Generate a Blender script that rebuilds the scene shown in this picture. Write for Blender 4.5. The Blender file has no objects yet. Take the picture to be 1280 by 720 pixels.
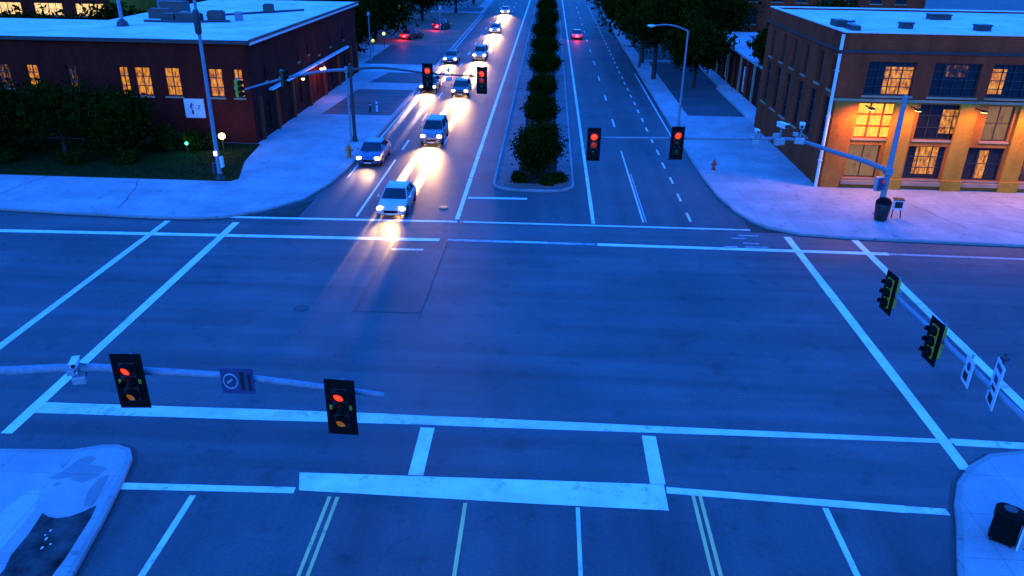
import bpy, bmesh, math, random
import numpy as np
from mathutils import Vector, Matrix

scene = bpy.context.scene
COL = scene.collection
PI = math.pi
EXPOSURE = 4.6                      # long dusk exposure; lamp strengths below are given as they look on the picture
S = 2.0**EXPOSURE
rad = math.radians
random.seed(7)
RNG = np.random.default_rng(7)

# ------------------------------------------------------------------ materials
def new_mat(name):
    m = bpy.data.materials.new(name); m.use_nodes = True
    nt = m.node_tree; b = nt.nodes['Principled BSDF']
    return m, nt, b

def N(nt, t, **kw):
    n = nt.nodes.new(t)
    for k, v in kw.items():
        if k in n.inputs: n.inputs[k].default_value = v
        else: setattr(n, k, v)
    return n

def coords(nt, scale=(1, 1, 1), rot=0.0):
    tc = N(nt, 'ShaderNodeTexCoord'); mp = N(nt, 'ShaderNodeMapping')
    mp.inputs['Scale'].default_value = scale
    mp.inputs['Rotation'].default_value = (0, 0, rot)
    nt.links.new(tc.outputs['Object'], mp.inputs['Vector'])
    return mp.outputs['Vector']

def noise(nt, vec, scale, detail=6, rough=0.6):
    n = N(nt, 'ShaderNodeTexNoise', Scale=scale, Detail=detail, Roughness=rough)
    nt.links.new(vec, n.inputs['Vector']); return n.outputs['Fac']

def ramp(nt, fac, stops):
    r = N(nt, 'ShaderNodeValToRGB'); e = r.color_ramp.elements
    e[0].position, e[0].color = stops[0][0], (*stops[0][1], 1)
    e[1].position, e[1].color = stops[-1][0], (*stops[-1][1], 1)
    for p, c in stops[1:-1]:
        x = e.new(p); x.color = (*c, 1)
    nt.links.new(fac, r.inputs['Fac']); return r.outputs['Color']

def mix(nt, a, b, fac=1.0, mode='MULTIPLY'):
    n = N(nt, 'ShaderNodeMix'); n.data_type = 'RGBA'; n.blend_type = mode
    for key, v in ((6, a), (7, b), (0, fac)):
        if hasattr(v, 'links') or isinstance(v, bpy.types.NodeSocket): nt.links.new(v, n.inputs[key])
        elif key == 0: n.inputs[0].default_value = v
        else: n.inputs[key].default_value = (*v, 1)
    return n.outputs[2]

def g(v): return (v, v, v)

def bump(nt, b, h, strength=0.3, dist=0.02):
    bn = N(nt, 'ShaderNodeBump', Strength=strength, Distance=dist)
    nt.links.new(h, bn.inputs['Height']); nt.links.new(bn.outputs['Normal'], b.inputs['Normal'])

def simple(name, col, rough=0.6, metal=0.0, var=0.25, scale=6.0, bmp=0.0, spec=None):
    m, nt, b = new_mat(name)
    v = coords(nt)
    f = noise(nt, v, scale)
    c = ramp(nt, f, [(0.3, tuple(x*(1-var) for x in col)), (0.7, tuple(min(1, x*(1+var)) for x in col))])
    nt.links.new(c, b.inputs['Base Color'])
    b.inputs['Roughness'].default_value = rough; b.inputs['Metallic'].default_value = metal
    b.inputs['Specular IOR Level'].default_value = spec if spec is not None else (0.06 if rough > 0.7 else 0.4)
    if bmp: bump(nt, b, noise(nt, v, scale*6), bmp, 0.02)
    return m

def asphalt(name, col, along, tone=1.0):
    m, nt, b = new_mat(name)
    st = (0.05, 0.9, 1) if along == 'x' else (0.55, 0.035, 1)
    base = ramp(nt, noise(nt, coords(nt), 0.22, 5), [(0.3, tuple(x*0.78 for x in col)), (0.72, tuple(x*1.2 for x in col))])
    streak = ramp(nt, noise(nt, coords(nt, st), 1.0, 4, 0.55), [(0.3, g(0.74)), (0.7, g(1.20))])
    fine = ramp(nt, noise(nt, coords(nt), 55, 3, 0.8), [(0.2, g(0.62)), (0.8, g(1.35))])
    grain = ramp(nt, noise(nt, coords(nt), 9, 4, 0.85), [(0.3, g(0.80)), (0.7, g(1.2))])
    c = mix(nt, mix(nt, mix(nt, base, streak), fine), grain)
    # sealed cracks
    warp = N(nt, 'ShaderNodeVectorMath', operation='ADD')
    nz = N(nt, 'ShaderNodeTexNoise', Scale=0.6, Detail=4)
    nt.links.new(coords(nt), nz.inputs['Vector'])
    nt.links.new(coords(nt, (0.09, 0.09, 1)), warp.inputs[0]); 
    sc = N(nt, 'ShaderNodeVectorMath', operation='SCALE'); sc.inputs['Scale'].default_value = 0.35
    nt.links.new(nz.outputs['Color'], sc.inputs[0]); nt.links.new(sc.outputs[0], warp.inputs[1])
    vo = N(nt, 'ShaderNodeTexVoronoi', feature='DISTANCE_TO_EDGE', Scale=1.0)
    nt.links.new(warp.outputs[0], vo.inputs['Vector'])
    ck = ramp(nt, vo.outputs['Distance'], [(0.0, g(0.82)), (0.005, g(1.0))])
    c = mix(nt, c, ck)
    # oil and repair spots
    sp = ramp(nt, noise(nt, coords(nt), 0.9, 3, 0.5), [(0.31, g(0.7)), (0.38, g(1.0))])
    c = mix(nt, c, sp, 0.7)
    nt.links.new(c, b.inputs['Base Color'])
    b.inputs['Roughness'].default_value = 0.62
    b.inputs['Specular IOR Level'].default_value = 0.18
    bump(nt, b, noise(nt, coords(nt), 70, 4, 0.8), 0.35, 0.01)
    return m

def concrete(name, col, slab=(1.9, 1.9), jdark=0.72, rough=0.85):
    m, nt, b = new_mat(name)
    base = ramp(nt, noise(nt, coords(nt), 0.35, 6, 0.65), [(0.28, tuple(x*0.74 for x in col)), (0.7, tuple(x*1.18 for x in col))])
    fine = ramp(nt, noise(nt, coords(nt), 14, 5, 0.75), [(0.2, g(0.82)), (0.8, g(1.14))])
    br = N(nt, 'ShaderNodeTexBrick', offset=0.0)
    br.inputs['Scale'].default_value = 1.0
    br.inputs['Brick Width'].default_value = slab[0]; br.inputs['Row Height'].default_value = slab[1]
    br.inputs['Mortar Size'].default_value = 0.018; br.inputs['Mortar Smooth'].default_value = 0.4
    br.inputs['Color1'].default_value = (*g(0.95), 1); br.inputs['Color2'].default_value = (*g(1.03), 1)
    br.inputs['Mortar'].default_value = (*g(jdark), 1)
    nt.links.new(coords(nt), br.inputs['Vector'])
    c = mix(nt, mix(nt, base, fine), br.outputs['Color'])
    spots = ramp(nt, noise(nt, coords(nt), 2.2, 2, 0.4), [(0.27, g(0.6)), (0.33, g(1.0))])
    c = mix(nt, c, spots, 0.8)
    nt.links.new(c, b.inputs['Base Color']); b.inputs['Roughness'].default_value = rough; b.inputs['Specular IOR Level'].default_value = 0.12
    bump(nt, b, noise(nt, coords(nt), 30, 4), 0.2, 0.01)
    return m

def paint(name, col, wear=0.5, road=(0.08, 0.085, 0.09)):
    m, nt, b = new_mat(name)
    w = ramp(nt, mix(nt, noise(nt, coords(nt), 3.2, 9, 0.78), noise(nt, coords(nt), 0.55, 2, 0.5), 0.35, 'MIX'), [(0.24+0.08*wear, g(0.0)), (0.36+0.10*wear, g(1.0))])
    tint = ramp(nt, noise(nt, coords(nt), 0.8, 4), [(0.3, tuple(x*0.8 for x in col)), (0.7, tuple(min(1, x*1.12) for x in col))])
    nt.links.new(mix(nt, road, tint, w, 'MIX'), b.inputs['Base Color'])
    b.inputs['Roughness'].default_value = 0.6
    return m

def brick(name, c1, c2, mortar, axis='xz'):
    m, nt, b = new_mat(name)
    tc = N(nt, 'ShaderNodeTexCoord'); sx = N(nt, 'ShaderNodeSeparateXYZ'); cx = N(nt, 'ShaderNodeCombineXYZ')
    nt.links.new(tc.outputs['Object'], sx.inputs[0])
    ad = N(nt, 'ShaderNodeMath', operation='ADD')
    nt.links.new(sx.outputs['X'], ad.inputs[0]); nt.links.new(sx.outputs['Y'], ad.inputs[1])
    nt.links.new(ad.outputs[0], cx.inputs['X']); nt.links.new(sx.outputs['Z'], cx.inputs['Y'])
    br = N(nt, 'ShaderNodeTexBrick')
    br.inputs['Scale'].default_value = 1.0
    br.inputs['Brick Width'].default_value = 0.24; br.inputs['Row Height'].default_value = 0.08
    br.inputs['Mortar Size'].default_value = 0.008
    br.inputs['Color1'].default_value = (*c1, 1); br.inputs['Color2'].default_value = (*c2, 1); br.inputs['Mortar'].default_value = (*mortar, 1)
    nt.links.new(cx.outputs[0], br.inputs['Vector'])
    st = ramp(nt, noise(nt, coords(nt, (1, 1, 0.35)), 0.7, 5, 0.65), [(0.3, g(0.68)), (0.7, g(1.2))])
    nt.links.new(mix(nt, br.outputs['Color'], st), b.inputs['Base Color'])
    b.inputs['Roughness'].default_value = 0.9; b.inputs['Specular IOR Level'].default_value = 0.05
    return m

def emit(name, col, strength):
    m, nt, b = new_mat(name)
    b.inputs['Base Color'].default_value = (*[min(1, c*0.3) for c in col], 1)
    b.inputs['Emission Color'].default_value = (*col, 1)
    b.inputs['Emission Strength'].default_value = strength/S
    b.inputs['Roughness'].default_value = 0.3
    return m

def lit_window(name, c_hi, c_lo, strength, scale, cover):
    """A pane with a lit room behind: curtains, furniture and blinds break the light up."""
    m, nt, b = new_mat(name)
    tc = N(nt, 'ShaderNodeTexCoord'); sx = N(nt, 'ShaderNodeSeparateXYZ'); cx = N(nt, 'ShaderNodeCombineXYZ')
    nt.links.new(tc.outputs['Object'], sx.inputs[0])
    ad = N(nt, 'ShaderNodeMath', operation='ADD')
    nt.links.new(sx.outputs['X'], ad.inputs[0]); nt.links.new(sx.outputs['Y'], ad.inputs[1])
    nt.links.new(ad.outputs[0], cx.inputs['X']); nt.links.new(sx.outputs['Z'], cx.inputs['Y'])
    mp = N(nt, 'ShaderNodeMapping'); mp.inputs['Scale'].default_value = (1.7, 0.55, 1)
    nt.links.new(cx.outputs[0], mp.inputs['Vector'])
    f1 = noise(nt, mp.outputs[0], scale, 5, 0.7)
    c = ramp(nt, f1, [(cover-0.10, (c_lo[0]*0.22, c_lo[1]*0.22, c_lo[2]*0.22)), (cover, c_lo), (cover+0.14, c_hi)])
    nt.links.new(c, b.inputs['Emission Color']); b.inputs['Emission Strength'].default_value = strength/S
    b.inputs['Base Color'].default_value = (0.02, 0.02, 0.02, 1); b.inputs['Roughness'].default_value = 0.12; b.inputs['Specular IOR Level'].default_value = 0.25
    return m

def leafmat(name, col):
    m, nt, b = new_mat(name)
    oi = N(nt, 'ShaderNodeNewGeometry')
    f = noise(nt, coords(nt), 1.4, 3)
    c = ramp(nt, f, [(0.3, tuple(x*0.55 for x in col)), (0.72, tuple(x*1.5 for x in col))])
    nt.links.new(c, b.inputs['Base Color']); b.inputs['Roughness'].default_value = 0.7
    b.inputs['Specular IOR Level'].default_value = 0.0
    return m

M = {}
M['asphalt_cross'] = asphalt('asphalt_cross', (0.084, 0.088, 0.093), 'x')
M['asphalt_main'] = asphalt('asphalt_main', (0.076, 0.079, 0.084), 'y')
M['asphalt_lot'] = asphalt('asphalt_lot', (0.066, 0.068, 0.073), 'x')
M['tar'] = simple('tar', (0.025, 0.025, 0.028), 0.5, 0, 0.3, 3)
M['ground'] = simple('ground', (0.05, 0.052, 0.045), 0.9, 0, 0.3, 0.3)
M['walk'] = concrete('walk', (0.33, 0.33, 0.335))
M['walk_pale'] = concrete('walk_pale', (0.42, 0.42, 0.42), (3.0, 2.0))
M['kerb'] = concrete('kerb', (0.27, 0.27, 0.27), (3.0, 3.0), 0.6)
M['brickpave'] = brick('brickpave', (0.24, 0.10, 0.07), (0.30, 0.14, 0.09), (0.18, 0.15, 0.13))
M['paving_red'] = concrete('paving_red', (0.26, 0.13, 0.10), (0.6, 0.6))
M['white'] = paint('white', (0.70, 0.71, 0.72), 0.9)
M['white_worn'] = paint('white_worn', (0.62, 0.63, 0.64), 0.95)
M['white_faint'] = paint('white_faint', (0.36, 0.37, 0.38), 1.5)
M['yellow'] = paint('yellow', (0.95, 0.52, 0.17), 0.75)
M['soil'] = simple('soil', (0.024, 0.021, 0.018), 0.95, 0, 0.5, 5, 0.6)
M['damp'] = concrete('damp', (0.225, 0.225, 0.23))
M['bed'] = simple('bed', (0.045, 0.045, 0.047), 0.95, 0, 0.75, 1.6, 0.6)
M['grass'] = simple('grass', (0.009, 0.021, 0.003), 0.9, 0, 0.5, 3)
M['leaf'] = leafmat('leaf', (0.010, 0.021, 0.0022))
M['leaf_olive'] = leafmat('leaf_olive', (0.015, 0.027, 0.003))
M['bark'] = simple('bark', (0.06, 0.045, 0.035), 0.9, 0, 0.35, 8, 0.5)
M['brick_red'] = brick('brick_red', (0.30, 0.036, 0.014), (0.36, 0.05, 0.018), (0.24, 0.06, 0.03))
M['brick_dark'] = brick('brick_dark', (0.10, 0.008, 0.006), (0.13, 0.012, 0.008), (0.08, 0.02, 0.014))
M['brick_tan'] = brick('brick_tan', (0.44, 0.19, 0.02), (0.50, 0.23, 0.024), (0.38, 0.20, 0.035))
M['brick_brown'] = brick('brick_brown', (0.40, 0.115, 0.018), (0.46, 0.15, 0.022), (0.34, 0.14, 0.04))
M['stone'] = concrete('stone', (0.40, 0.25, 0.15), (1.2, 5.0), 0.7)
M['roof_white'] = concrete('roof_white', (0.66, 0.67, 0.68), (7.0, 3.2), 0.86)
M['roof_grey'] = concrete('roof_grey', (0.36, 0.37, 0.38), (5.0, 3.0), 0.75)
M['roof_dark'] = simple('roof_dark', (0.05, 0.045, 0.045), 0.9, 0, 0.3, 1.5)
M['trim_white'] = simple('trim_white', (0.66, 0.66, 0.66), 0.5, 0, 0.1, 4)
M['trim_dark'] = simple('trim_dark', (0.03, 0.03, 0.032), 0.5, 0, 0.2, 4)
M['galv'] = simple('galv', (0.20, 0.235, 0.27), 0.6, 0.0, 0.18, 7, 0, 0.12)
M['galv_pale'] = simple('galv_pale', (0.34, 0.35, 0.37), 0.5, 0.2, 0.15, 7)
M['pole_dark'] = simple('pole_dark', (0.05, 0.05, 0.052), 0.5, 0.3, 0.2, 7)
M['wood'] = simple('wood', (0.11, 0.085, 0.065), 0.85, 0, 0.3, 5, 0.3)
M['black'] = simple('black', (0.014, 0.014, 0.015), 0.45, 0, 0.3, 9)
M['black_matt'] = simple('black_matt', (0.006, 0.006, 0.006), 0.75, 0, 0.3, 9)
M['signal_yellow'] = simple('signal_yellow', (0.50, 0.34, 0.02), 0.5, 0, 0.2, 8)
M['signal_dull'] = simple('signal_dull', (0.06, 0.045, 0.012), 0.55, 0, 0.3, 8)
M['lens_off'] = simple('lens_off', (0.02, 0.014, 0.006), 0.2, 0, 0.3, 8)
M['lens_green'] = simple('lens_green', (0.01, 0.05, 0.03), 0.2, 0, 0.3, 8)
M['rubber'] = simple('rubber', (0.018, 0.018, 0.018), 0.85, 0, 0.2, 9)
M['chrome'] = simple('chrome', (0.5, 0.5, 0.52), 0.25, 0.9, 0.1, 9)
M['glass'] = simple('glass', (0.012, 0.014, 0.018), 0.07, 0, 0.2, 2)
M['plate'] = simple('plate', (0.6, 0.6, 0.6), 0.5, 0, 0.08, 9)
M['blue_sign'] = simple('blue_sign', (0.035, 0.05, 0.12), 0.5, 0, 0.2, 6)
M['sign_white'] = simple('sign_white', (0.66, 0.64, 0.68), 0.5, 0, 0.08, 5)
M['hydrant'] = simple('hydrant', (0.62, 0.16, 0.03), 0.5, 0, 0.2, 9)
M['hydrant_red'] = simple('hydrant_red', (0.5, 0.05, 0.03), 0.5, 0, 0.2, 9)
M['red_on'] = emit('red_on', (1.0, 0.030, 0.008), 2.6)
M['red_dim'] = emit('red_dim', (1.0, 0.06, 0.03), 0.22)
M['amber_dim'] = emit('amber_dim', (1.0, 0.30, 0.012), 0.2)
M['head_on'] = emit('head_on', (1.0, 0.78, 0.46), 26)
M['head_cool'] = emit('head_cool', (1.0, 0.86, 0.78), 22)
M['tail_on'] = emit('tail_on', (1.0, 0.02, 0.03), 5)
M['lamp_warm'] = emit('lamp_warm', (1.0, 0.62, 0.15), 12)
M['lamp_orange'] = emit('lamp_orange', (1.0, 0.40, 0.14), 10)
M['lamp_green'] = emit('lamp_green', (0.10, 1.0, 0.55), 3)
M['lamp_small'] = emit('lamp_small', (0.80, 0.85, 0.20), 1.6)
M['led_white'] = emit('led_white', (0.9, 0.9, 1.0), 1.6)
M['win_bright'] = lit_window('win_bright', (1.0, 0.62, 0.06), (1.0, 0.36, 0.02), 1.25, 2.6, 0.36)
M['win_lit'] = lit_window('win_lit', (1.0, 0.48, 0.035), (0.70, 0.20, 0.012), 0.95, 3.2, 0.49)
M['win_dim'] = lit_window('win_dim', (0.85, 0.36, 0.06), (0.10, 0.03, 0.008), 0.42, 3.0, 0.52)
M['win_tan'] = lit_window('win_tan', (0.62, 0.32, 0.10), (0.40, 0.17, 0.05), 0.4, 2.0, 0.36)
M['win_pale'] = lit_window('win_pale', (1.0, 0.72, 0.30), (0.9, 0.40, 0.10), 1.3, 2.5, 0.40)

# ------------------------------------------------------------------ mesh builder
class MB:
    def __init__(s): s.v = []; s.f = []; s.smooth = []
    def add(s, vs, fs, sm=False):
        o = len(s.v); s.v += [tuple(p) for p in vs]
        s.f += [tuple(i+o for i in f) for f in fs]; s.smooth += [sm]*len(fs); return s
    def box(s, a, b, bev=0.0):
        x0, y0, z0 = a; x1, y1, z1 = b
        if bev <= 0:
            vs = [(x0,y0,z0),(x1,y0,z0),(x1,y1,z0),(x0,y1,z0),(x0,y0,z1),(x1,y0,z1),(x1,y1,z1),(x0,y1,z1)]
            return s.add(vs, [(3,2,1,0),(4,5,6,7),(0,1,5,4),(1,2,6,5),(2,3,7,6),(3,0,4,7)])
        bm = bmesh.new(); bmesh.ops.create_cube(bm, size=1)
        bmesh.ops.scale(bm, vec=(x1-x0, y1-y0, z1-z0), verts=bm.verts)
        bmesh.ops.translate(bm, vec=((x0+x1)/2, (y0+y1)/2, (z0+z1)/2), verts=bm.verts)
        bmesh.ops.bevel(bm, geom=list(bm.edges), offset=bev, segments=2, affect='EDGES', profile=0.6)
        return s.bm(bm)
    def bm(s, bm, mat=None, sm=False):
        if mat is not None: bm.transform(mat)
        bm.verts.index_update()
        s.add([v.co[:] for v in bm.verts], [tuple(v.index for v in f.verts) for f in bm.faces], sm); bm.free(); return s
    def tube(s, pts, r, seg=10, caps=True):
        pts = [Vector(p) for p in pts]; n = len(pts)
        rs = r if isinstance(r, (list, tuple)) else [r]*n
        vs = []; up = None
        for i, p in enumerate(pts):
            t = (pts[min(i+1, n-1)] - pts[max(i-1, 0)]).normalized()
            if up is None:
                up = Vector((1, 0, 0)) if abs(t.x) < 0.8 else Vector((0, 1, 0))
            a = (up - t*up.dot(t)).normalized(); b = t.cross(a); up = a
            for k in range(seg):
                q = 2*PI*k/seg
                vs.append(p + (a*math.cos(q) + b*math.sin(q))*rs[i])
        fs = [(i*seg+k, i*seg+(k+1) % seg, (i+1)*seg+(k+1) % seg, (i+1)*seg+k) for i in range(n-1) for k in range(seg)]
        s.add(vs, fs, True)
        if caps:
            s.add([vs[k] for k in range(seg)], [tuple(range(seg))[::-1]]); s.add(vs[-seg:], [tuple(range(seg))])
        return s
    def lathe(s, prof, seg=16, c=(0, 0, 0), axis='z'):
        vs = []
        for r, z in prof:
            for k in range(seg):
                q = 2*PI*k/seg; p = (r*math.cos(q), r*math.sin(q), z)
                if axis == 'y': p = (p[0], p[2], p[1])
                if axis == 'x': p = (p[2], p[0], p[1])
                vs.append((p[0]+c[0], p[1]+c[1], p[2]+c[2]))
        n = len(prof)
        s.add(vs, [(i*seg+k, i*seg+(k+1) % seg, (i+1)*seg+(k+1) % seg, (i+1)*seg+k) for i in range(n-1) for k in range(seg)], True)
        s.add(vs[:seg], [tuple(range(seg))[::-1]]); s.add(vs[-seg:], [tuple(range(seg))])
        return s
    def prism(s, poly, z0, z1):
        n = len(poly)
        vs = [(x, y, z0) for x, y in poly] + [(x, y, z1) for x, y in poly]
        return s.add(vs, [tuple(range(n))[::-1], tuple(range(n, 2*n))] + [(i, (i+1) % n, n+(i+1) % n, n+i) for i in range(n)])
    def sheet(s, poly, z): return s.add([(x, y, z) for x, y in poly], [tuple(range(len(poly)))])
    def ellip(s, c, r, u=14, w=8):
        bm = bmesh.new(); bmesh.ops.create_uvsphere(bm, u_segments=u, v_segments=w, radius=1)
        return s.bm(bm, Matrix.Translation(c) @ Matrix.Diagonal((*r, 1)), True)
    def build(s, name, mat, parent=None, loc=None, smooth=None, bevel=0.0):
        me = bpy.data.meshes.new(name); me.from_pydata(s.v, [], s.f); me.update()
        me.polygons.foreach_set('use_smooth', s.smooth if smooth is None else [smooth]*len(s.f))
        bm = bmesh.new(); bm.from_mesh(me); bmesh.ops.recalc_face_normals(bm, faces=bm.faces); bm.to_mesh(me); bm.free()
        if any(s.smooth):
            try: me.set_sharp_from_angle(angle=rad(40))
            except Exception: pass
        me.materials.append(M[mat] if isinstance(mat, str) else mat)
        o = bpy.data.objects.new(name, me); COL.objects.link(o)
        if parent is not None: o.parent = parent
        if loc is not None: o.location = loc
        if bevel:
            b = o.modifiers.new('bevel', 'BEVEL'); b.width = bevel; b.segments = 2; b.limit_method = 'ANGLE'
        return o

def tag(o, label=None, cat=None, group=None, kind=None):
    if label: o['label'] = label
    if cat: o['category'] = cat
    if group: o['group'] = group
    if kind: o['kind'] = kind
    return o

def thing(name, label, cat, loc=(0, 0, 0), rz=0.0, group=None):
    o = bpy.data.objects.new(name, None); COL.objects.link(o); o.empty_display_size = 0.3
    o.location = loc; o.rotation_euler = (0, 0, rz)
    return tag(o, label, cat, group)

def copy_tree(o, parent=None):
    c = o.copy(); COL.objects.link(c)
    if parent is not None: c.parent = parent
    for ch in list(o.children):
        copy_tree(ch, c)
    return c

def spot(name, parent, loc, direction, energy, col, size=110, blend=0.6, radius=0.08):
    d = bpy.data.lights.new(name, 'SPOT'); d.energy = energy/S; d.color = col
    d.spot_size = rad(size); d.spot_blend = blend; d.shadow_soft_size = radius
    o = bpy.data.objects.new(name, d); COL.objects.link(o); o.parent = parent; o.location = loc
    o.rotation_euler = Vector(direction).to_track_quat('-Z', 'Y').to_euler(); return o

def point(name, parent, loc, energy, col, radius=0.12):
    d = bpy.data.lights.new(name, 'POINT'); d.energy = energy/S; d.color = col; d.shadow_soft_size = radius
    o = bpy.data.objects.new(name, d); COL.objects.link(o); o.parent = parent; o.location = loc; return o

def struct(name, mb, mat, label=None):
    return tag(mb.build(name, mat), label, None, None, 'structure')

# ------------------------------------------------------------------ camera
H = 16.0; f_px = 960.0
th, ps, ro = rad(24.9), rad(2.366), rad(-0.94)
fwd = Vector((-math.sin(ps)*math.cos(th), math.cos(ps)*math.cos(th), -math.sin(th)))
rt = fwd.cross(Vector((0, 0, 1))).normalized(); dn = fwd.cross(rt)
r2 = rt*math.cos(ro) + dn*math.sin(ro); d2 = dn*math.cos(ro) - rt*math.sin(ro)
cd = bpy.data.cameras.new('camera'); cam = bpy.data.objects.new('camera', cd); COL.objects.link(cam)
mw = Matrix.Identity(4)
for i in range(3):
    mw[i][0] = r2[i]; mw[i][1] = -d2[i]; mw[i][2] = -fwd[i]
mw[2][3] = H
cam.matrix_world = mw
cd.sensor_width = 36.0; cd.lens = 36.0*f_px/1280.0; cd.clip_end = 3000; cd.clip_start = 0.2
scene.camera = cam

# ------------------------------------------------------------------ world and sun
W = bpy.data.worlds.new('World'); scene.world = W; W.use_nodes = True
nt = W.node_tree; bg = nt.nodes['Background']
sky = nt.nodes.new('ShaderNodeTexSky'); sky.sky_type = 'NISHITA'; sky.sun_disc = False
SUN_EL, SUN_ROT = rad(3.0), rad(205)
sky.sun_elevation = SUN_EL; sky.sun_rotation = SUN_ROT; sky.air_density = 1.0; sky.dust_density = 0.3; sky.ozone_density = 4.0
mx = nt.nodes.new('ShaderNodeMix'); mx.data_type = 'RGBA'; mx.blend_type = 'MULTIPLY'; mx.inputs[0].default_value = 1.0
mx.inputs[7].default_value = (0.105, 0.465, 1.14, 1)      # deep blue-hour white balance of the light itself
tcw = nt.nodes.new('ShaderNodeTexCoord'); sxw = nt.nodes.new('ShaderNodeSeparateXYZ'); mrw = nt.nodes.new('ShaderNodeMapRange')
nt.links.new(tcw.outputs['Generated'], sxw.inputs[0]); nt.links.new(sxw.outputs['Z'], mrw.inputs['Value'])
mrw.inputs['From Min'].default_value = 0.0; mrw.inputs['From Max'].default_value = 1.0; mrw.inputs['To Min'].default_value = 0.12; mrw.inputs['To Max'].default_value = 1.35
mz = nt.nodes.new('ShaderNodeMix'); mz.data_type = 'RGBA'; mz.blend_type = 'MULTIPLY'; mz.inputs[0].default_value = 1.0   # dark horizon, bright overhead
nt.links.new(sky.outputs[0], mz.inputs[6]); nt.links.new(mrw.outputs['Result'], mz.inputs[7])
nt.links.new(mz.outputs[2], mx.inputs[6]); nt.links.new(mx.outputs[2], bg.inputs['Color'])
bg.inputs['Strength'].default_value = 0.15
sd = bpy.data.lights.new('sun', 'SUN'); sd.energy = 0.012; sd.angle = rad(40); sd.color = (0.35, 0.5, 1.0)
so = bpy.data.objects.new('sun', sd); COL.objects.link(so)
so.rotation_euler = (rad(62), 0, rad(-25)); so.location = (0, 0, 60)

# ------------------------------------------------------------------ ground, roads, pavements
struct('ground', MB().sheet([(-500, -300), (500, -300), (500, 700), (-500, 700)], -0.03), 'ground', 'dark bare ground reaching away on all sides')
struct('cross_road', MB().sheet([(-220, 19.8), (220, 19.8), (220, 43.4), (-220, 43.4)], 0.0), 'asphalt_cross', 'wide asphalt cross street through the junction')
struct('main_road', MB().sheet([(-40, -80), (40, -80), (40, 19.8), (-40, 19.8)], 0.0), 'asphalt_main', 'asphalt approach with lane lines at the bottom')
struct('main_road', MB().sheet([(-14.9, 43.4), (12.4, 43.4), (12.4, 420), (-14.9, 420)], 0.0), 'asphalt_main', 'divided asphalt avenue running away up the picture')
struct('side_road', MB().sheet([(-100, 176), (-14.9, 176), (-14.9, 186), (-100, 186)], 0.14), 'asphalt_lot', 'far side street off the avenue')

def round_pts(pts): return pts
NWK = [(-220, 45.0), (-60, 44.3), (-33.4, 43.4), (-28.1, 43.0), (-23.0, 42.75), (-20.8, 42.85), (-19.3, 43.2), (-17.4, 44.55), (-15.6, 46.9), (-14.85, 50.5), (-14.55, 54), (-14.4, 60), (-14.4, 420)]
NEK = [(11.55, 420), (11.5, 60), (11.55, 54), (11.8, 50), (12.3, 47.0), (12.9, 45.3), (13.6, 44.2), (15.2, 43.3), (18, 42.9), (27.7, 42.5), (60, 41.8), (220, 41.0)]
SWK = [(-12.1, -80), (-12.4, 12), (-12.5, 15), (-12.8, 17), (-13.15, 18.9), (-13.4, 19.9), (-13.65, 20.3), (-14.05, 20.45), (-14.5, 20.4), (-15.35, 20.08), (-17.8, 19.95), (-60, 19.6), (-220, 18.9)]
SEK = [(220, 22.9), (60, 22.7), (20, 22.35), (16.7, 22.2), (15.5, 21.95), (14.55, 21.3), (13.75, 20.4), (13.2, 19.4), (12.85, 18.5), (12.3, 17.3), (11.9, 16.4), (11.6, 14), (11.5, -80)]

def kerb_strip(line, width, z0, z1, side):
    mb = MB(); p = [Vector((x, y, 0)) for x, y in line]; n = len(p); inn = []; out = []
    for i in range(n):
        t = (p[min(i+1, n-1)] - p[max(i-1, 0)]).normalized(); nn = Vector((-t.y, t.x, 0))*side
        inn.append(p[i]); out.append(p[i] + nn*width)
    vs = []
    for a, b in zip(inn, out): vs += [(a.x, a.y, z0), (a.x, a.y, z1), (b.x-(b.x-a.x)*0.15, b.y-(b.y-a.y)*0.15, z1), (b.x, b.y, z1-0.03), (b.x, b.y, z0)]
    k = 5
    fs = [(i*k+j, i*k+j+1, (i+1)*k+j+1, (i+1)*k+j) for i in range(n-1) for j in range(k-1)]
    return mb.add(vs, fs)

struct('sidewalk', MB().prism(NWK + [(-220, 420)], 0.0, 0.13), 'walk', 'pale concrete corner pavement before the dark brick building')
struct('sidewalk', MB().prism(NEK + [(220, 420)], 0.0, 0.13), 'walk', 'concrete corner pavement before the lit brick building')
struct('sidewalk', MB().prism(SWK + [(-220, -80)], 0.0, 0.13), 'walk', 'concrete corner at the lower left with a dark bed')
struct('sidewalk', MB().prism(SEK + [(220, -80)], 0.0, 0.13), 'walk', 'rounded concrete corner at the lower right')
struct('kerb', kerb_strip(NWK, 0.17, 0, 0.142, -1), 'kerb')
struct('kerb', kerb_strip(NEK, 0.17, 0, 0.142, -1), 'kerb')
struct('kerb', kerb_strip(SWK, 0.17, 0, 0.142, -1), 'kerb')
struct('kerb', kerb_strip(SEK, 0.17, 0, 0.142, -1), 'kerb')
# gutter pans, a little darker than the road
struct('gutter', kerb_strip([(x, y) for x, y in NWK], 0.55, -0.02, 0.003, -1), 'tar')
struct('gutter', kerb_strip([(x, y) for x, y in NEK], 0.42, -0.02, 0.003, -1), 'tar')
struct('gutter', kerb_strip([(x, y) for x, y in SWK], 0.42, -0.02, 0.003, -1), 'tar')
struct('gutter', kerb_strip([(x, y) for x, y in SEK], 0.38, -0.02, 0.003, -1), 'tar')

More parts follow.
